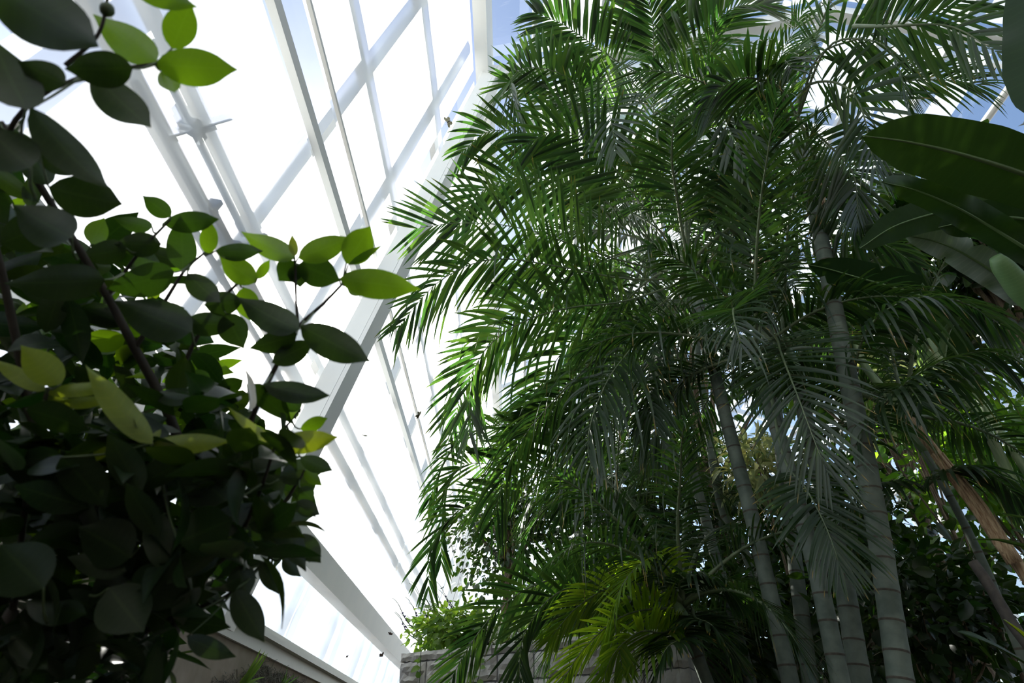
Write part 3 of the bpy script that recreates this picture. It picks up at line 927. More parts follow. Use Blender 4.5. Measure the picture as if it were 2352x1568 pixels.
hero(I_, [ci, (1530, 1450, 4.7), (1470, 1450, 4.5), (1410, 1500, 4.35), (1380, 1580, 4.3)], 125, 34, vee=.2, droop=.15, roll=-.5, petiole=.15, mat='palm_young')
hero(I_, [ci, (1570, 1460, 4.6), (1530, 1490, 4.4), (1500, 1570, 4.3)], 120, 38, vee=.3, droop=.25, petiole=.15)
hero(I_, [ci, (1600, 1420, 4.7), (1640, 1440, 4.5), (1690, 1520, 4.4)], 110, 38, vee=.3, droop=.25, petiole=.15)
hero(I_, [ci, (1520, 1290, 4.9), (1455, 1310, 4.7), (1412, 1400, 4.5), (1430, 1540, 4.4)], 120, 40, vee=.3, droop=.25, petiole=.2, mat='palm_young')
hero(I_, [ci, (1560, 1340, 4.8), (1620, 1320, 4.6), (1690, 1380, 4.5)], 110, 32, vee=.2, droop=.5, petiole=.2)
hero(I_, [ci, (1500, 1480, 4.6), (1430, 1540, 4.5), (1400, 1620, 4.4)], 100, 30, vee=.2, droop=.5, petiole=.2, mat='palm_young')


# ---------------------------------------------------------------- bananas
HUB = {}     # where a plant's leaf stalks leave its stem


def big_leaf(plant, pts, halfw, mat='banana', up=None, wave=.0, fold=.2, tear=0, n=34, seed=0, name='leaf', tipw=.03, waist=None, twist=0.0, label=None, face=None, hub=True):
    """one broad blade along a curved midrib; up = side the upper face looks to"""
    rg = np.random.default_rng(seed)
    path = spline(px_path(pts) if len(pts[0]) == 3 and pts[0][0] > 20 else pts, n)
    T = unit(np.gradient(path, axis=0))
    up = np.array(up if up is not None else (0, 0, 1), float)
    if face is not None:      # underside turned towards the walkway
        v = unit(path.mean(0) - np.array([0, 0, CAM_Z]))
        up = unit(v + np.array(face, float))
    S = unit(np.cross(T, up[None]))
    Nn = np.cross(S, T)
    if twist:
        a = twist * np.linspace(0, 1, n)[:, None]
        S, Nn = S * np.cos(a) + Nn * np.sin(a), Nn * np.cos(a) - S * np.sin(a)
    s = np.linspace(0, 1, n)
    prof = np.interp(s, [0, .06, .2, .5, .8, .93, 1], [.15, .55, .9, 1, .8, .45, tipw])
    us = np.linspace(-1, 1, 11)
    ph = rg.uniform(0, 6, 4)
    cut = np.ones((2, n))
    for k in range(tear):
        i = rg.integers(4, n - 3); cut[rg.integers(0, 2), i] = rg.uniform(.6, .85)
    V = np.zeros((n, 11, 3)); uv = np.zeros((n, 11, 2))
    for j, u in enumerate(us):
        c = cut[0 if u < 0 else 1]
        hw = halfw * prof * abs(u) * np.minimum(1, c + (1 - c) * (1 - abs(u)))
        lift = np.abs(hw) * math.sin(fold) * (1 - .5 * abs(u)) + wave * abs(u) ** 1.5 * (np.sin(s * 17 + ph[0] + (u > 0) * 2.5) + .6 * np.sin(s * 31 + ph[1] + (u > 0) * 1.3))
        V[:, j] = path + S * (np.sign(u) * hw * math.cos(fold))[:, None] + Nn * lift[:, None]
        uv[:, j, 0] = (u + 1) / 2; uv[:, j, 1] = s
    idx = np.arange(n * 11).reshape(n, 11)
    F = np.stack([idx[:-1, :-1], idx[:-1, 1:], idx[1:, 1:], idx[1:, :-1]], -1).reshape(-1, 4)
    o = mesh_obj(name, V.reshape(-1, 3), F, M[mat], plant, True, uv.reshape(-1, 2))
    if label: o['label'] = label
    mp = path - Nn * halfw * .03
    Vr, Fr = tube(mp, np.linspace(halfw * .11, halfw * .02, n), 7)
    mesh_obj('midrib', Vr, Fr, M['midrib'], o, True)
    if hub and plant.name in HUB:
        h = HUB[plant.name]
        Vr, Fr = tube(spline([h, (h * .5 + path[0] * .5) + np.array([0, 0, .08]), path[0], path[1]], 14), np.linspace(halfw * .22, halfw * .12, 14), 8)
        mesh_obj('petiole', Vr, Fr, M['midrib'], o, True)
    return o


def stem(plant, pts, r0, r1, mat, name='stem', n=18, k=10, jitter=0.0, root=False):
    q = px_path(pts)
    if root:                  # the stem stands in the soil
        d = unit(q[0] - q[1]); dist = q[0][2] / max(.35, -d[2])
        q = [ground(q[0] + d * min(dist, 1.2) * .6)] + q
        n += 8
    p = spline(q, n)
    rad = np.linspace(r0, r1, n)
    if jitter: rad = rad * (1 + RNG.normal(0, jitter, n))
    V, F = tube(p, rad, k)
    return mesh_obj(name, V, F, M[mat], plant, True)


bb = P(2420, 1420, 4.0)
ba = empty('banana_plant', ground(bb), 'banana plant with huge dark leaf under the open roof glass', 'banana plant')
stem(ba, [(2440, 1568, 3.6), (2400, 1400, 3.75), (2340, 1300, 4.0), (2239, 1161, 4.2), (2156, 1047, 4.4), (2083, 955, 4.6)], .044, .036, 'dry', 'dry_stem', root=True)
hub_b = P(2590, 760, 3.5)
stem(ba, [(2600, 1000, 3.5), (2590, 760, 3.5)], .07, .05, 'pseudostem', root=True)
HUB[ba.name] = hub_b
stem(ba, [(2083, 955, 4.6), (2030, 895, 4.75), (1990, 845, 4.9), (1965, 790, 5.0)], .036, .026, 'pseudostem', 'stem')
for k in range(9):
    o = RNG.normal(0, 6, 2)
    q = [(2330 + o[0], 1290 + o[1], 3.93), (2240 + o[0] * 1.2, 1155 + o[1], 4.12), (2150 + o[0], 1040 + o[1], 4.32)]
    stem(ba, q, .02, .008, 'dry', 'dead_sheath', 12, 5, .1)
mid = lambda pts: pts
big_leaf(ba, [(2520, 470, 3.1), (2352, 400, 3.05), (2200, 352, 3.0), (2080, 325, 2.95), (1983, 312, 2.9)], .175, face=(0, .1, .35), fold=.12, wave=.006, tear=1, seed=3,
         label='broad dark blade reaching towards the palms')
big_leaf(ba, [(2440, -240, 3.0), (2418, -60, 2.9), (2400, 100, 2.8), (2372, 270, 2.75)], .19, face=(.9, .2, .5), fold=.15, wave=.008, tear=3, seed=4)
big_leaf(ba, [(2440, 625, 3.3), (2352, 568, 3.3), (2259, 511, 3.3), (2187, 471, 3.3), (2101, 436, 3.3), (2020, 417, 3.3)], .10, face=(0, .1, .3), fold=.45, wave=.05, seed=5,
         label='narrow blade with wavy edges')
big_leaf(ba, [(2330, 470, 3.9), (2250, 476, 3.85), (2181, 482, 3.8), (2060, 517, 3.75), (1975, 570, 3.7)], .115, face=(0, .2, .3), fold=.15, wave=.006, seed=6)
big_leaf(ba, [(2420, 520, 3.6), (2330, 500, 3.6), (2240, 505, 3.6), (2155, 522, 3.6)], .12, face=(0, .2, .4), fold=.2, wave=.01, seed=7)
big_leaf(ba, [(2352, 700, 3.9), (2300, 640, 3.9), (2230, 592, 3.9), (2160, 558, 3.9), (2078, 540, 3.9)], .11, 'banana_grey', face=(.0, .1, .5), fold=-.25, wave=.03, tear=3, seed=8,
         label='torn blade with sky reflection painted pale grey')
big_leaf(ba, [(2420, 480, 4.2), (2352, 470, 4.2), (2285, 465, 4.2)], .13, 'banana_pale', up=(.0, -.7, .6), fold=.2, wave=.01, seed=9)
big_leaf(ba, [(2420, 650, 4.0), (2352, 600, 4.0), (2300, 590, 4.0)], .18, 'banana', up=(.0, -.7, .6), fold=.2, wave=.01, seed=10)
# rolled young leaf
p = spline(px_path([(2430, 740, 3.2), (2352, 668, 3.2), (2310, 620, 3.2), (2286, 590, 3.2)]), 16)
V, F = tube(p, np.interp(np.linspace(0, 1, 16), [0, .5, .9, 1], [.06, .07, .05, .03]), 12)
mesh_obj('rolled_leaf', V, F, M['banana_pale'], ba, True, np.stack([np.tile(np.linspace(0, 1, 12), 16), np.repeat(np.linspace(0, 1, 16), 12)], 1))
bb2 = P(2400, 1300, 4.6)
bc = empty('banana_plant', ground(bb2), 'banana plant with two smooth pale green stems leaning side by side', 'banana plant')
stem(bc, [(2420, 1330, 4.4), (2352, 1165, 4.6), (2298, 1050, 4.8), (2248, 955, 5.0), (2180, 860, 5.2), (2130, 780, 5.4)], .06, .035, 'pseudostem', root=True)
HUB[bc.name] = P(2160, 826, 5.3)
stem(bc, [(2460, 1250, 4.4), (2370, 1100, 4.6), (2330, 1040, 4.8), (2290, 980, 5.0), (2240, 900, 5.2)], .05, .03, 'pseudostem', root=True)
big_leaf(bc, [(2210, 720, 5.1), (2150, 692, 5.1), (2072, 666, 5.1), (1980, 640, 5.1), (1900, 617, 5.1), (1858, 608, 5.1)], .17, face=(0, .1, .2), fold=.1, wave=.012, tear=2, seed=12,
         label='broad blade seen through the palm fronds')
big_leaf(bc, [(2240, 900, 5.3), (2180, 790, 5.4), (2080, 740, 5.5), (1960, 730, 5.6)], .16, face=(0, .2, .4), fold=.2, wave=.015, tear=4, seed=13)
big_leaf(bc, [(2130, 790, 5.5), (2120, 850, 5.4), (2150, 920, 5.3)], .11, 'banana_pale', up=(.4, -.8, .3), fold=.3, wave=.01, seed=14)
# dark leaves low on the right
bd = empty('broadleaf_plant', ground(P(2440, 1500, 3.0)), 'broad leaved plant low beside the cane with one yellow edged leaf', 'plant')
HUB[bd.name] = P(2470, 1600, 3.0)
stem(bd, [(2475, 1660, 3.0), (2470, 1590, 3.0)], .02, .014, 'petiole', root=True)
big_leaf(bd, [(2440, 1580, 2.9), (2352, 1520, 2.9), (2260, 1470, 2.9), (2200, 1450, 2.9)], .07, 'tree_leaf', up=(.0, -.6, .8), fold=.2, seed=15)
big_leaf(bd, [(2440, 1530, 2.8), (2380, 1490, 2.8), (2340, 1450, 2.8), (2305, 1422, 2.8)], .05, 'leaf_young', up=(.3, -.6, .7), fold=.5, seed=16, label='yellow leaf')
big_leaf(bd, [(2440, 1270, 2.9), (2352, 1255, 2.9), (2290, 1240, 2.9), (2232, 1238, 2.9)], .05, 'tree_leaf', up=(.0, -.3, .9), fold=.2, seed=17)
big_leaf(bd, [(2440, 1200, 2.9), (2352, 1190, 2.9), (2300, 1178, 2.9)], .04, 'tree_leaf', up=(.0, -.3, .9), fold=.2, seed=18)
stem(bd, [(2480, 1700, 2.7), (2420, 1560, 2.9), (2330, 1440, 3.2), (2270, 1340, 3.4), (2235, 1290, 3.5)], .035, .03, 'bark', 'cane', 24, 9, .06, root=True)

# grey handrail glimpsed at the far right
b = MB()
b.tube([P(2205, 1284, 6.5), P(2420, 1222, 6.1)], [.03] * 2, 10); b.tube([P(2420, 1222, 6.1), ground(P(2420, 1222, 6.1))], [.03] * 2, 10)
b.tube([P(2205, 1284, 6.5), ground(P(2205, 1284, 6.5))], [.03] * 2, 10)
tag(b.build('handrail', M['steel'], smooth=True), 'grey steel handrail glimpsed between the banana stems', 'handrail')


# ---------------------------------------------------------------- trees and bushes behind
def tree(name, label, cat, c, rad, nleaf, lsize, mat, base=None, trunk_r=.06, rng=None, lw=.32, nbr=9, clump=.28, group=None, bark='tree_bark', shape='ovate'):
    """trunk, limbs and a crown of leaves gathered round the limb ends; c centre, rad three half-sizes"""
    rng = rng or np.random.default_rng(abs(hash(label)) % 2 ** 31 if False else sum(map(ord, label)))
    c = np.array(c, float); rad = np.array(rad, float)
    base = ground(c) if base is None else np.array(base, float)
    root = empty(name, base, label, cat, group)
    fork = base + (c - base) * .55 + np.array([0, 0, -rad[2] * .1])
    V, F = tube(spline([base, (base + fork) / 2 + rng.normal(0, .06, 3), fork, c + np.array([0, 0, rad[2] * .3])], 16), np.linspace(trunk_r, trunk_r * .35, 16), 9)
    mesh_obj('trunk', V, F, M[bark], root, True)
    ends = []
    bm = MB()
    for k in range(nbr):
        dv = unit(rng.normal(0, 1, 3)); dv[2] = abs(dv[2]) * .8 + .0 if rng.random() < .7 else dv[2]
        e = c + dv * rad * rng.uniform(.45, .85)
        st = fork + (c - fork) * rng.uniform(0, .8)
        m = (st + e) / 2 + rng.normal(0, .08, 3)
        bm.tube(spline([st, m, e], 9), np.linspace(trunk_r * .4, trunk_r * .08, 9), 5)
        ends.append(e)
    bm.build('limb', M[bark], root, True)
    ends = np.array(ends)
    w_ = rng.random(nleaf)
    B = c + unit(rng.normal(0, 1, (nleaf, 3))) * (w_ ** .42)[:, None] * rad
    pick = rng.random(nleaf) < .55
    B[pick] = ends[rng.integers(0, len(ends), pick.sum())] + rng.normal(0, clump, (pick.sum(), 3)) * rad
    D = unit(unit(B - c) * .8 + rng.normal(0, .6, (nleaf, 3)) + np.array([0, 0, -.35]))
    Nn = unit(np.array([0, 0, 1.0]) + rng.normal(0, .5, (nleaf, 3)))
    ln = lsize * rng.uniform(.6, 1.25, nleaf)
    V, F, uv = leaf_blades(B, D, Nn, ln, ln * lw * rng.uniform(.8, 1.2, nleaf), rng.uniform(.1, 1.0, nleaf), rng.uniform(.1, .5, nleaf), 4, shape)
    mesh_obj('foliage', V, F, M[mat], root, True, uv)
    return root


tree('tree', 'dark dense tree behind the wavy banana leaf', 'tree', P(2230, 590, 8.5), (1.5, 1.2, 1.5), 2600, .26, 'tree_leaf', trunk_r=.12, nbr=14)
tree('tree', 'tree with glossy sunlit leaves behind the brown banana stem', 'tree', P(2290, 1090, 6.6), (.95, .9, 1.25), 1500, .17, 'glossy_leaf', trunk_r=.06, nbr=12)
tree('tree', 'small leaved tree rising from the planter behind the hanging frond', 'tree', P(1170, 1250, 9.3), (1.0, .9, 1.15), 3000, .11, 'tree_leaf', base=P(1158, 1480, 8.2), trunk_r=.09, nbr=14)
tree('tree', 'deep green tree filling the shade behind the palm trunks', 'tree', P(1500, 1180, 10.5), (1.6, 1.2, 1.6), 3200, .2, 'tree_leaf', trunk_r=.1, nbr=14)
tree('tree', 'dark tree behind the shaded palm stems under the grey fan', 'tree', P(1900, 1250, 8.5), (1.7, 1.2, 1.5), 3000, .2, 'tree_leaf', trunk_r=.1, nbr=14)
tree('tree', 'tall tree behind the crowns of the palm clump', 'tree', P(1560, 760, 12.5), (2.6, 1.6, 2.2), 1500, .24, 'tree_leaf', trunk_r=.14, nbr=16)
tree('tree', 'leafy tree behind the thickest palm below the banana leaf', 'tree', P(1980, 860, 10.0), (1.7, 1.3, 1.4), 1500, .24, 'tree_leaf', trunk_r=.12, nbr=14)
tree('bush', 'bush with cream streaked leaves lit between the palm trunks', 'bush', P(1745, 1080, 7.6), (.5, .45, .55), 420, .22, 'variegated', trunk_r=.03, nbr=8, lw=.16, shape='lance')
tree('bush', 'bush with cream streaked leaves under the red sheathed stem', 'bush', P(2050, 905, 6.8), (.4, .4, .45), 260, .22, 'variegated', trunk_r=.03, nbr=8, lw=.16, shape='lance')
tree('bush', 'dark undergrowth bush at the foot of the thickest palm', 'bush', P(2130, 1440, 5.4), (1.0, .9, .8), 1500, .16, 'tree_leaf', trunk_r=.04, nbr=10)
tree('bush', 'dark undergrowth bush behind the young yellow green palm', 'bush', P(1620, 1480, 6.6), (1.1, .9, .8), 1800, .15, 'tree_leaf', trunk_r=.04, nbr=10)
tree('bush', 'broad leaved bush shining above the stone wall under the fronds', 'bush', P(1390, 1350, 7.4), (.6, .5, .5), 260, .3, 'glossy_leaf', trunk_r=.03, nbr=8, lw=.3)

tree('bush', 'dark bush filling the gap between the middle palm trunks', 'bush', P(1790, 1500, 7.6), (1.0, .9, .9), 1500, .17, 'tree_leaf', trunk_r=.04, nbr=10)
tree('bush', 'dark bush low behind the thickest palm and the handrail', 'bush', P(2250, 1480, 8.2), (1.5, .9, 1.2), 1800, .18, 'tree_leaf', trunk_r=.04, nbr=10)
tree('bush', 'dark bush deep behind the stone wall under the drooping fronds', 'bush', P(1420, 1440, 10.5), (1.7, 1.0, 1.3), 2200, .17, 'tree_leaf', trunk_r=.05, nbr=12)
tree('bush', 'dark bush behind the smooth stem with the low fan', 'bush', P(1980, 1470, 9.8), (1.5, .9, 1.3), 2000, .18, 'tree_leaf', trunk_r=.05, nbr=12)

# ---------------------------------------------------------------- stone wall
HW = 1.1 + CAM_Z
WA = np.array([-1.22, 7.3]); WB = np.array([2.6, 5.27])
wd = (WB - WA); wd /= np.linalg.norm(wd); WL_ = 3.15
wn = np.array([wd[1], -wd[0]])            # towards the viewer
if wn[1] > 0: wn = -wn


def wp(s, z, o=0.0):
    q = WA + wd * s + wn * o
    return np.array([q[0], q[1], z])


wall = empty('planter_wall', wp(1.5, 0), 'rough grey limestone block wall with plants growing along its top', 'stone wall')
b = MB(); b.box(wp(WL_ / 2, (HW - .08) / 2, -.22), np.array([*wd, 0]) * (WL_ / 2 - .02), np.array([*wn, 0]) * .19, (0, 0, (HW - .08) / 2))
b.build('mortar', M['mortar'], wall)
rs = np.random.default_rng(5)
b = MB()


def block(s0, s1, z0, z1, dep):
    nu, nv = max(4, int((s1 - s0) / .035)), max(3, int((z1 - z0) / .035))
    U = np.linspace(s0, s1, nu); W = np.linspace(z0, z1, nv)
    V = []
    ph = rs.uniform(0, 6, 4)
    for j, z in enumerate(W):
        for i, u in enumerate(U):
            edge = i in (0, nu - 1) or j in (0, nv - 1)
            o = (-.01 if edge else dep + .016 * math.sin(u * 17 + ph[0]) + .013 * math.sin(z * 31 + ph[1] + u * 9) + rs.normal(0, .011))
            V.append(wp(u + rs.normal(0, .003), z + rs.normal(0, .004), o + .0))
    F = [(j * nu + i, j * nu + i + 1, (j + 1) * nu + i + 1, (j + 1) * nu + i) for j in range(nv - 1) for i in range(nu - 1)]
    m = len(V)
    # back ring gives the stone its depth
    ring = [i for i in range(nu)] + [j * nu + nu - 1 for j in range(1, nv)] + [(nv - 1) * nu + i for i in range(nu - 2, -1, -1)] + [j * nu for j in range(nv - 2, 0, -1)]
    for k in ring: V.append(V[k] - np.array([*wn, 0]) * .4)
    L = len(ring)
    F += [(ring[(k + 1) % L], ring[k], m + k, m + (k + 1) % L) for k in range(L)]
    F.append(tuple(m + k for k in range(L)))
    b.add(V, F)


z = HW
first = True
while z > 0.05:
    hgt = .085 if first else rs.choice([.2, .24, .17, .10])
    z0 = max(0, z - hgt)
    s = -.02 + rs.uniform(-.02, .01)
    while s < WL_:
        ln = rs.uniform(.28, .62) if not first else rs.uniform(.4, .7)
        s1 = min(WL_, s + ln)
        if False:
            zc = z0 + hgt * .5
            block(s, s1 - .018, z0, zc - .016, .02); block(s, s1 - .018, zc, z - .016, .02)
        else:
            block(s, s1 - .018, z0, z - .016 if not first else z, .03 if first else .022)
        s = s1
    z = z0
    first = False
b.build('stonework', M['stone'], wall)
b = MB(); b.box(wp(WL_ / 2, HW / 2 - .05, -1.3), np.array([*wd, 0]) * (WL_ / 2 - .05), np.array([*wn, 0]) * .9, (0, 0, HW / 2 - .05))
b.build('soil_bed', M['soil'], wall)

# plants along the wall top
rw = np.random.default_rng(21)


def wall_bush(label, s, o, z, rad, nl, ls, mat, cat='bush', lw=.3, shape='ovate'):
    c = wp(s, HW + z, o)
    return tree('flowering_bush' if cat == 'flowering bush' else 'bush', label, cat, c, rad, nl, ls, mat, base=wp(s, HW - .1, o), trunk_r=.02, nbr=12, lw=lw, shape=shape, rng=rw)


pw = wall_bush('light green bush with long curved purple flower spikes at the wall end', .38, -.42, .22, (.52, .4, .3), 1100, .095, 'light_leaf', 'flowering bush', .3)
for k in range(17):
    t = rw.random()
    p0 = wp(.38 + rw.uniform(-.45, .3), HW + .2 + rw.uniform(-.1, .25), -.42 + rw.uniform(-.2, .25))
    tip = p0 + np.array([-.22 - rw.random() * .2, rw.normal(0, .1), .22 + rw.random() * .2])
    pts = spline([p0, (p0 + tip) / 2 + np.array([-.03, 0, -.03]), tip, tip + np.array([-.07, 0, .06])], 14)
    V, F = tube(pts, np.linspace(.006, .003, 14), 5)
    sp = mesh_obj('flower_spike', V, F, M['petiole'], pw, True)
    m = MB()
    for i in (6, 7, 8):
        q = pts[i] + rw.normal(0, .004, 3)
        a = np.linspace(0, 2 * PI, 6)[:-1]
        m.tube([q - [0, 0, .01], q, q + [0, 0, .01]], [.004, .013, .004], 6)
    m.build('blossom', M['purple'], sp, True)
wf = wall_bush('low bush with dense white flower heads in the middle of the wall top', 1.15, -.3, .1, (.28, .25, .16), 160, .1, 'light_leaf', 'flowering bush')
for k in range(15):
    c = wp(1.15 + rw.uniform(-.24, .24), HW + .14 + rw.uniform(-.06, .16), -.22 + rw.uniform(-.15, .1))
    m = 70
    B = c + unit(rw.normal(0, 1, (m, 3))) * .062 * rw.random((m, 1)) ** .4
    V, F, uv = leaf_blades(B, unit(B - c), unit(rw.normal(0, 1, (m, 3))), np.full(m, .028), np.full(m, .010), np.full(m, .4), np.full(m, .2), 3)
    mesh_obj('flower_head', V, F, M['petal'], wf, True, uv)
wall_bush('dark round leaved plant between the two flowering bushes', .85, -.35, .1, (.22, .2, .16), 90, .13, 'tree_leaf', lw=.45)
wall_bush('yellow green broad leaved plant behind the white flowers', 1.6, -.45, .25, (.3, .25, .3), 60, .28, 'light_leaf', lw=.3)
# vines trailing over the stone
for k, (s, ln, wh) in enumerate(((.28, .75, 'nearest the wall end'), (1.02, .55, 'below the white flowers'), (1.45, .6, 'beside the bright low fronds'))):
    pts = spline([wp(s, HW - .02, -.1), wp(s, HW + .03, .03), wp(s + .03, HW - ln * .4, .06), wp(s - .02, HW - ln * .75, .06), wp(s + .02, HW - ln, .07)], 20)
    root = empty('trailing_vine', pts[0], 'thin vine trailing down the stone blocks, ' + wh, 'vine')
    V, F = tube(pts, np.full(20, .004), 5)
    mesh_obj('vine_stem', V, F, M['petiole'], root, True)
    m = 11
    ii = np.linspace(5, 19, m).astype(int)
    B = pts[ii]
    D = unit(rw.normal(0, .7, (m, 3)) + np.array([*wn, -.3]) * .5)
    V, F, uv = leaf_blades(B, D, unit(np.array([*wn, .6])[None] + rw.normal(0, .3, (m, 3))), rw.uniform(.06, .12, m), rw.uniform(.022, .04, m), rw.uniform(.2, .9, m), np.full(m, .3), 5)
    mesh_obj('foliage', V, F, M['light_leaf'], root, True, uv)

# ---------------------------------------------------------------- moss and strap plants on the concrete curb
xs = XA + K * H0 + .05
V, F, nn_ = [], [], 0
mm = MB()
rm = np.random.default_rng(31)
for k in range(2600):
    y = rm.uniform(5.9, 10.5); zz = CAM_Z + H0 - .22 - .22 * max(0, 7.0 - y) - abs(rm.normal(0, .28)) - rm.uniform(0, .1)
    p0 = np.array([xs + .01, y, zz])
    pts = [p0]
    for j in range(4):
        pts.append(pts[-1] + np.array([rm.normal(.006, .012), rm.normal(0, .03), rm.normal(-.01, .025)]))
        pts[-1][0] = max(pts[-1][0], xs + .004)
    a = np.array(pts)
    Vt, Ft = tube(a, np.linspace(.004, .002, 5), 3, False)
    mm.add(Vt, Ft)
o = mm.build('hanging_moss', M['moss'], None, True)
tag(o, 'tangled grey moss clinging to the concrete curb under the sill', 'moss', kind='stuff')


def strap_plant(label, c, n, ln, wd_, seed, group=None):
    rg = np.random.default_rng(seed)
    root = empty('strap_leaved_plant', c, label, 'air plant', group)
    D = unit(np.stack([rg.uniform(.2, .9, n), rg.normal(0, .5, n), rg.uniform(.3, 1.2, n)], 1))
    V, F, uv = leaf_blades(np.repeat(c[None], n, 0) + rg.normal(0, .012, (n, 3)), D, unit(np.array([.6, -.2, .5])[None] + rg.normal(0, .3, (n, 3))), ln * rg.uniform(.6, 1.1, n), np.full(n, wd_), rg.uniform(.1, .9, n), np.full(n, .5), 8, 'strap')
    mesh_obj('foliage', V, F, M['light_leaf'] if seed % 2 else M['glossy_leaf'], root, True, uv)
    m = MB()
    for k in range(14):
        a = c + rg.normal(0, .01, 3)
        m.tube(spline([a, a + np.array([0, rg.normal(0, .04), -.05]), a + np.array([-.02, rg.normal(0, .06), -.12])], 5), np.linspace(.004, .002, 5), 4)
    m.build('root', M['dry'], root, True)


strap_plant('strap leaved plant on the mossy curb, the one nearest the dark shrub', np.array([xs + .03, 6.45, 2.27]), 13, .36, .018, 41)
strap_plant('smaller strap leaved plant on the mossy curb with rusty roots', np.array([xs + .03, 7.6, 2.36]), 11, .24, .014, 42)
strap_plant('strap leaved plant on the mossy curb farthest along', np.array([xs + .03, 8.9, 2.42]), 8, .2, .013, 43)


# ---------------------------------------------------------------- butterflies
def butterfly(label, c, span, heading, bank, mat, flap=.5):
    c = np.array(c, float)
    root = empty('butterfly', c, label, 'butterfly')
    f = unit(np.array([math.cos(heading), math.sin(heading), .15]))
    s = unit(np.cross(f, [0, 0, 1]))
    u = np.cross(s, f)
    s, u = s * math.cos(bank) + u * math.sin(bank), u * math.cos(bank) - s * math.sin(bank)
    b = MB(); b.tube([c - f * span * .28, c - f * span * .1, c + f * span * .08, c + f * span * .17, c + f * span * .2], np.array([.012, .03, .04, .035, .01]) * span, 8)
    bo = b.build('body', M['body'], root, True)
    b = MB()
    for k in (-1, 1): b.tube([c + f * span * .19, c + f * span * .32 + s * k * span * .06, c + f * span * .42 + s * k * span * .12], np.array([.005, .004, .008]) * span, 4)
    b.build('antenna', M['body'], bo, True)
    for k in (-1, 1):
        w_ = s * k * math.cos(flap) + u * math.sin(flap)
        for nm, out in (('forewing', [(0, .12), (.12, .24), (.36, .34), (.5, .3), (.5, .2), (.3, .04), (.1, -.02), (0, 0)]),
                        ('hindwing', [(0, .02), (.12, .03), (.32, .02), (.38, -.1), (.3, -.26), (.16, -.3), (.05, -.2), (0, -.08)])):
            n = len(out); dz = .006 * span * (1 if nm == 'forewing' else -1)
            T_ = [c + w_ * a * span + f * q * span + u * dz for a, q in out]
            th = u * math.cos(flap) * .004 * span - s * k * math.sin(flap) * .004 * span
            V = T_ + [v - th for v in T_]
            F = [tuple(range(n)), tuple(range(2 * n - 1, n - 1, -1))] + [(i, n + i, n + (i + 1) % n, (i + 1) % n) for i in range(n)]
            mesh_obj(nm, V, F, M[mat], root, False, np.array([(a, q) for a, q in out] * 2) * 2)


butterfly('black and cream striped butterfly gliding beside the tall white column', P(1030, 279, 5.2), .10, 2.5, -.5, 'zebra', .2)
butterfly('striped butterfly low against the bright screen right of the shrub', P(840, 1001, 5.5), .08, 2.9, .3, 'zebra', .15)
butterfly('striped butterfly close to the tips of the drooping palm frond', P(962, 953, 5.0), .085, 1.1, .9, 'zebra', .5)
butterfly('brown butterfly in front of the white purlin near the stone wall', P(876, 1507, 6.0), .075, .4, .6, 'dark_wing', .9)
butterfly('tiny dark butterfly near the bottom glazing left of the stone wall', P(797, 1509, 7.0), .05, .9, .5, 'dark_wing', .9)
butterfly('brown butterfly fluttering by the purple flower spikes', P(897, 1457, 6.2), .07, 3.0, .2, 'dark_wing', .7)
butterfly('dark red winged butterfly in front of the limestone blocks', P(1082, 1555, 5.8), .06, 1.5, .5, 'dark_wing', .8)
butterfly('small pale butterfly under the blue roof glass', P(2278, 166, 6.0), .09, .2, .1, 'zebra', .3)

# ================================================================ THE SHRUB CLOSE TO THE VIEWER
rb = np.random.default_rng(77)
root_s = np.array([-1.0, 1.05, 0.0])
shrub = empty('shrub', root_s, 'large broad leaved shrub close to the viewer, dark against the bright glass', 'shrub')
BR = []   # skeleton points


def branch(pts, r0, r1, name='branch'):
    p = spline(px_path(pts), 28)
    V, F = tube(p, np.linspace(r0, r1, 28), 7)
    o = mesh_obj(name, V, F, M['bark'], shrub, True)
    BR.append(p)
    return o


# trunks from the soil
for k, (px, py, d) in enumerate(((150, 1500, 1.35), (330, 1450, 1.3), (480, 1300, 1.25), (30, 1400, 1.15))):
    top = P(px, py, d)
    b0 = root_s + rb.normal(0, .05, 3) * [1, 1, 0]
    p = spline([b0, (b0 * .4 + top * .6) + rb.normal(0, .03, 3), top], 24)
    V, F = tube(p, np.linspace(.022, .012, 24), 8)
    mesh_obj('trunk', V, F, M['bark'], shrub, True)
    BR.append(p)
branch([(480, 1300, 1.25), (430, 1080, 1.2), (383, 940, 1.15), (310, 800, 1.1), (247, 680, 1.08), (165, 545, 1.02), (70, 390, .95), (0, 280, .9)], .012, .005)
branch([(150, 1500, 1.35), (100, 1200, 1.2), (60, 900, 1.1), (10, 650, 1.05), (-30, 450, 1.0), (40, 270, .88), (150, 190, .82), (300, 152, .8), (358, 146, .8)], .013, .002)
branch([(480, 1300, 1.25), (540, 1080, 1.2), (585, 945, 1.17), (640, 830, 1.14), (685, 750, 1.12), (740, 700, 1.11), (786, 652, 1.1)], .009, .0025)
branch([(685, 750, 1.12), (680, 690, 1.12), (678, 600, 1.12)], .003, .002)
branch([(383, 940, 1.15), (440, 800, 1.15), (500, 700, 1.15), (560, 640, 1.15), (590, 640, 1.15)], .006, .002)
branch([(310, 800, 1.1), (380, 690, 1.1), (425, 620, 1.1), (470, 580, 1.1)], .005, .002)
branch([(247, 680, 1.08), (320, 580, 1.08), (390, 505, 1.08)], .004, .002)
branch([(330, 1450, 1.3), (440, 1340, 1.25), (540, 1260, 1.2), (640, 1170, 1.2), (700, 1080, 1.2)], .009, .003)
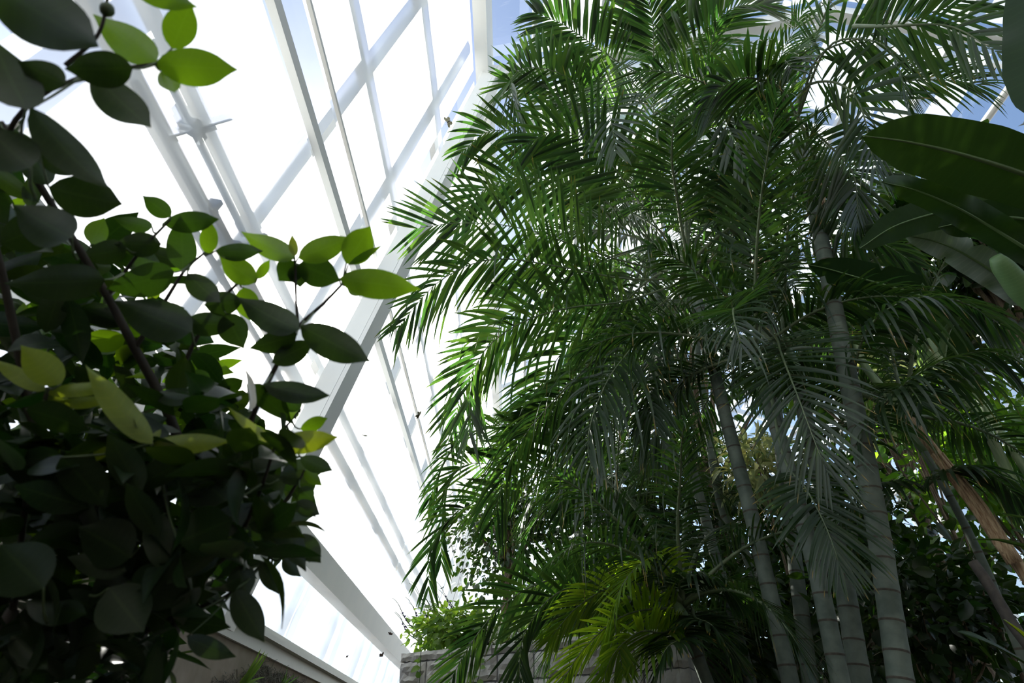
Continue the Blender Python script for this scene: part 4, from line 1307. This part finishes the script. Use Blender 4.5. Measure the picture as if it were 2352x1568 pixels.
branch([(330, 1450, 1.3), (420, 1410, 1.2), (500, 1380, 1.15), (545, 1350, 1.12), (620, 1280, 1.12)], .007, .003)
branch([(30, 1400, 1.15), (60, 1150, 1.0), (90, 980, .92), (110, 890, .9)], .007, .003)
branch([(330, 1450, 1.3), (380, 1200, 1.0), (360, 1060, .92), (350, 1018, .9)], .007, .003)
branch([(540, 1260, 1.2), (600, 1120, 1.0), (632, 1022, .95)], .006, .002)
branch([(480, 1300, 1.25), (560, 1100, 1.2), (640, 1000, 1.18), (690, 940, 1.16)], .005, .002)
branch([(150, 150, .8), (225, 80, .8), (250, -20, .8)], .003, .002)
BRP = np.concatenate(BR)

# base (px), tip (px), width px, kind, depth, roll, curl
HL = [
    ((357, 148), (546, 160), 86, 'b', .80, .1, .15), ((360, 142), (214, 33), 84, 'b', .82, .2, .2), ((395, 112), (440, 5), 72, 'b', .84, .2, .2),
    ((300, -30), (453, 16), 52, 'b', .8, .3, .2), ((375, 160), (402, 212), 46, 'b', .83, .2, .3), ((215, 170), (347, 292), 96, 'd', .78, .4, .5),
    ((-40, -50), (228, 106), 150, 'd', .66, .2, .4), ((305, 156), (148, 158), 84, 'd', .76, .2, .4), ((60, 250), (-20, 85), 120, 'd', .7, .2, .4),
    ((150, 192), (40, 140), 74, 'd', .74, .3, .4), ((72, 248), (249, 430), 96, 'd', .72, .5, .9), ((80, 345), (205, 385), 76, 'd', .85, .2, .4),
    ((112, 430), (281, 468), 104, 'd', .85, .2, .6), ((70, 385), (-40, 285), 110, 'd', .7, .2, .4), ((165, 545), (30, 470), 110, 'd', .85, .2, .5), ((20, 300), (90, 380), 60, 'd', .9, .2, .3),
    ((110, 425), (60, 330), 70, 'd', .9, .4, .3), ((0, 560), (140, 500), 90, 'd', .9, .2, .3),
    ((393, 497), (327, 449), 46, 'm', 1.08, .2, .3), ((350, 522), (260, 500), 40, 'm', 1.08, .3, .7), ((375, 512), (503, 503), 52, 'm', 1.08, .2, .4), ((420, 622), (416, 498), 66, 'm', 1.08, .1, .2),
    ((478, 584), (483, 506), 40, 'b', 1.1, .1, .2), ((495, 576), (604, 576), 46, 'm', 1.1, .4, .3), ((587, 648), (504, 588), 60, 'b', 1.12, .1, .2), ((590, 640), (620, 596), 24, 'b', 1.12, .1, .2),
    ((678, 592), (554, 532), 58, 'b', 1.1, .3, .4), ((685, 592), (806, 544), 62, 'b', 1.1, .3, .3), ((680, 602), (640, 645), 62, 'm', 1.12, .1, .3), ((688, 606), (782, 645), 76, 'm', 1.12, .1, .3), ((684, 605), (690, 660), 50, 'm', 1.13, .2, .4),
    ((795, 605), (851, 519), 74, 'b', 1.1, .2, .3), ((800, 608), (878, 563), 18, 'b', 1.1, .2, .2), ((780, 640), (966, 664), 74, 'b', 1.04, .1, .3), ((800, 650), (835, 678), 34, 'b', 1.1, .2, .3), ((677, 588), (671, 538), 22, 'y', 1.1, .2, .2),
    ((686, 756), (545, 682), 78, 'd', 1.05, .3, .7), ((690, 748), (851, 830), 80, 'd', 1.02, .2, .5), ((682, 768), (572, 800), 60, 'd', 1.08, .2, .5), ((606, 882), (758, 908), 56, 'd', 1.08, .4, .8),
    ((600, 890), (722, 915), 32, 'b', 1.1, .3, .3), ((625, 832), (722, 783), 56, 'd', 1.08, .3, .3), ((430, 628), (506, 694), 60, 'd', 1.04, .3, .6), ((400, 626), (243, 664), 82, 'm', 1.0, .2, .4),
    ((440, 760), (262, 690), 104, 'd', 1.0, .2, .5), ((240, 642), (10, 650), 92, 'd', .98, .2, .4), ((520, 720), (560, 800), 70, 'd', 1.1, .2, .4), ((470, 700), (560, 690), 60, 'd', 1.1, .2, .4),
    ((560, 660), (580, 740), 56, 'b', 1.16, .2, .3), ((420, 740), (540, 745), 60, 'd', 1.12, .2, .4), ((345, 640), (330, 560), 60, 'm', 1.1, .2, .3), ((210, 560), (240, 500), 50, 'b', 1.15, .2, .3),
    ((290, 570), (180, 590), 60, 'd', 1.05, .2, .4), ((370, 560), (260, 560), 60, 'd', 1.08, .2, .4),
    ((140, 882), (48, 793), 72, 'y', .9, .1, .2), ((105, 897), (-20, 822), 40, 'y', .9, .3, .4), ((105, 900), (268, 883), 38, 'y', .9, .4, .4), ((120, 928), (272, 914), 30, 'y', .92, .4, .4), ((115, 895), (150, 940), 46, 'y', .92, .2, .4),
    ((350, 1020), (196, 838), 64, 'y', .88, .3, .3), ((350, 1018), (532, 1012), 50, 'y', .9, .3, .4), ((170, 1040), (268, 1022), 54, 'y', .95, .2, .4), ((632, 1022), (778, 1003), 56, 'y', .95, .2, .3), ((634, 1018), (524, 934), 30, 'y', .95, .5, .6),
    ((60, 940), (205, 990), 82, 'd', .86, -.6, .3), ((140, 1050), (243, 1168), 100, 'd', .84, -.5, .4), ((350, 1010), (370, 985), 16, 'y', .9, .2, .2),
    ((538, 1354), (607, 1474), 64, 'd', 1.0, .1, .3), ((682, 1228), (737, 1292), 54, 'd', 1.1, .1, .3), ((640, 1170), (703, 1312), 62, 'd', 1.08, .3, .4), ((600, 1290), (640, 1364), 36, 'd', 1.1, .3, .6),
    ((650, 1280), (692, 1324), 34, 'd', 1.1, .4, .7), ((430, 1462), (542, 1508), 48, 'd', 1.0, .3, .8), ((680, 1152), (735, 1182), 40, 'd', 1.1, .2, .4), ((690, 1050), (764, 1080), 40, 'd', 1.12, .2, .5),
    ((545, 1300), (570, 1372), 66, 'd', 1.05, .2, .3), ((410, 1245), (536, 1190), 116, 'd', .86, .1, .3), ((400, 1420), (530, 1440), 50, 'd', 1.05, .2, .4), ((690, 1120), (720, 1150), 40, 'm', 1.15, .2, .4),
    ((700, 1080), (740, 1115), 30, 'b', 1.15, .2, .3), ((640, 1100), (560, 1060), 90, 'd', 1.0, .2, .4), ((520, 1150), (420, 1060), 110, 'd', .95, .2, .4), ((300, 1280), (180, 1210), 120, 'd', .9, -.3, .4),
    ((330, 1400), (400, 1290), 130, 'd', .88, .1, .3), ((250, 1350), (330, 1450), 120, 'd', .85, .1, .3), ((100, 1350), (0, 1250), 130, 'd', .8, .1, .3), ((560, 1230), (640, 1260), 60, 'd', 1.1, .1, .4),
    ((690, 985), (752, 960), 34, 'b', 1.16, .2, .3), ((680, 960), (660, 935), 30, 'b', 1.16, .2, .3), ((690, 940), (640, 900), 44, 'm', 1.15, .2, .3),
]
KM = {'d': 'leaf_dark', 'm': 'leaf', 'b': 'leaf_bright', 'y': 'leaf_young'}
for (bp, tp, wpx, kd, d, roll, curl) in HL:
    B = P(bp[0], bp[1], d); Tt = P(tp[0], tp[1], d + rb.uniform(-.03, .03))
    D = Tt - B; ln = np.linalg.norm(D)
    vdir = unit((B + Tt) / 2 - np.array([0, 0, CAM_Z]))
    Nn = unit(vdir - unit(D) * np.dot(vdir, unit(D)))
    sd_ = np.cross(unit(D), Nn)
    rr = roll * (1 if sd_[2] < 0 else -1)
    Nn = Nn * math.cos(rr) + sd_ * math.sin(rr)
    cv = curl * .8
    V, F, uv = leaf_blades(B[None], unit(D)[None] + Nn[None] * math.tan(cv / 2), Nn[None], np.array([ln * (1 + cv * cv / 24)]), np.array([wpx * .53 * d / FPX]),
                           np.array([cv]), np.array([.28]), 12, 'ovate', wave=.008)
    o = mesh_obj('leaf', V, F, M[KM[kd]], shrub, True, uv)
    if kd == 'y': o['label'] = 'young yellow green leaf'
    q = BRP[np.argmin(np.linalg.norm(BRP - B, axis=1))]
    if np.linalg.norm(q - B) > .13:      # leaf from a hidden twig further in
        q = B - unit(D) * .03 + vdir * .07 + np.array([0, 0, -.03])
    if np.linalg.norm(q - B) > .004:
        Vp, Fp = tube(spline([q, (q + B) / 2 + np.array([0, 0, -.006]), B], 6), np.linspace(.0022, .0014, 6), 5)
        mesh_obj('petiole', Vp, Fp, M['petiole'], o, True)

# round bud on the thin twig at the top, and the pale dead leaf seen edge on
b = MB(); c = P(246, 22, .8)
b.tube([c + np.array([0, 0, z]) for z in (-.009, -.007, 0, .007, .009)], [.002, .007, .0095, .007, .002], 10)
b.build('bud', M['petiole'], shrub, True)
V, F, uv = leaf_blades(P(572, 945, 1.0)[None], (P(575, 842, 1.0) - P(572, 945, 1.0))[None], np.array([[1.0, -.4, .2]]), np.array([.078]), np.array([.018]), np.array([.3]), np.array([.9]), 10, 'lance', .02)
o = mesh_obj('dead_leaf', V, F, M['petal'], shrub, True, uv); o['label'] = 'pale dead leaf standing on edge'

# the rest of the leaves: a volume behind the ones above
POLY = [(-80, 250), (60, 330), (110, 450), (180, 540), (300, 560), (400, 610), (430, 690), (440, 770), (540, 850), (590, 900), (660, 950), (690, 1010), (735, 1070), (690, 1130), (690, 1200), (655, 1265), (560, 1320),
        (490, 1390), (420, 1450), (430, 1600), (-80, 1640)]


def inside(x, y):
    c = False; j = len(POLY) - 1
    for i in range(len(POLY)):
        xi, yi = POLY[i]; xj, yj = POLY[j]
        if (yi > y) != (yj > y) and x < (xj - xi) * (y - yi) / (yj - yi) + xi: c = not c
        j = i
    return c


def fill(n, d0, d1, mat, lo, hi, name, ymin=-1e9, seed=1):
    g = np.random.default_rng(seed)
    B, D, Nv, L = [], [], [], []
    while len(B) < n:
        x, y = g.uniform(-80, 740), g.uniform(250, 1640)
        if y < ymin or not inside(x, y): continue
        # keep blades from poking far past the outline
        if not (inside(x + 45, y) or g.random() < .12): continue
        d = g.uniform(d0, d1)
        B.append(P(x, y, d))
        az = g.uniform(0, 2 * PI); el = g.normal(-.1, .5)
        D.append([math.cos(az) * math.cos(el), math.sin(az) * math.cos(el), math.sin(el)])
        Nv.append(np.array([0, 0, 1.]) + g.normal(0, .55, 3))
        L.append(g.uniform(lo, hi))
    B, D, Nv, L = map(np.array, (B, D, Nv, L))
    V, F, uv = leaf_blades(B, D, Nv, L, L * g.uniform(.2, .28, n), g.uniform(.1, .9, n), g.uniform(.15, .5, n), 8, 'ovate', .006)
    o = mesh_obj(name, V, F, M[mat], shrub, True, uv)
    o['kind'] = 'stuff'
    return o


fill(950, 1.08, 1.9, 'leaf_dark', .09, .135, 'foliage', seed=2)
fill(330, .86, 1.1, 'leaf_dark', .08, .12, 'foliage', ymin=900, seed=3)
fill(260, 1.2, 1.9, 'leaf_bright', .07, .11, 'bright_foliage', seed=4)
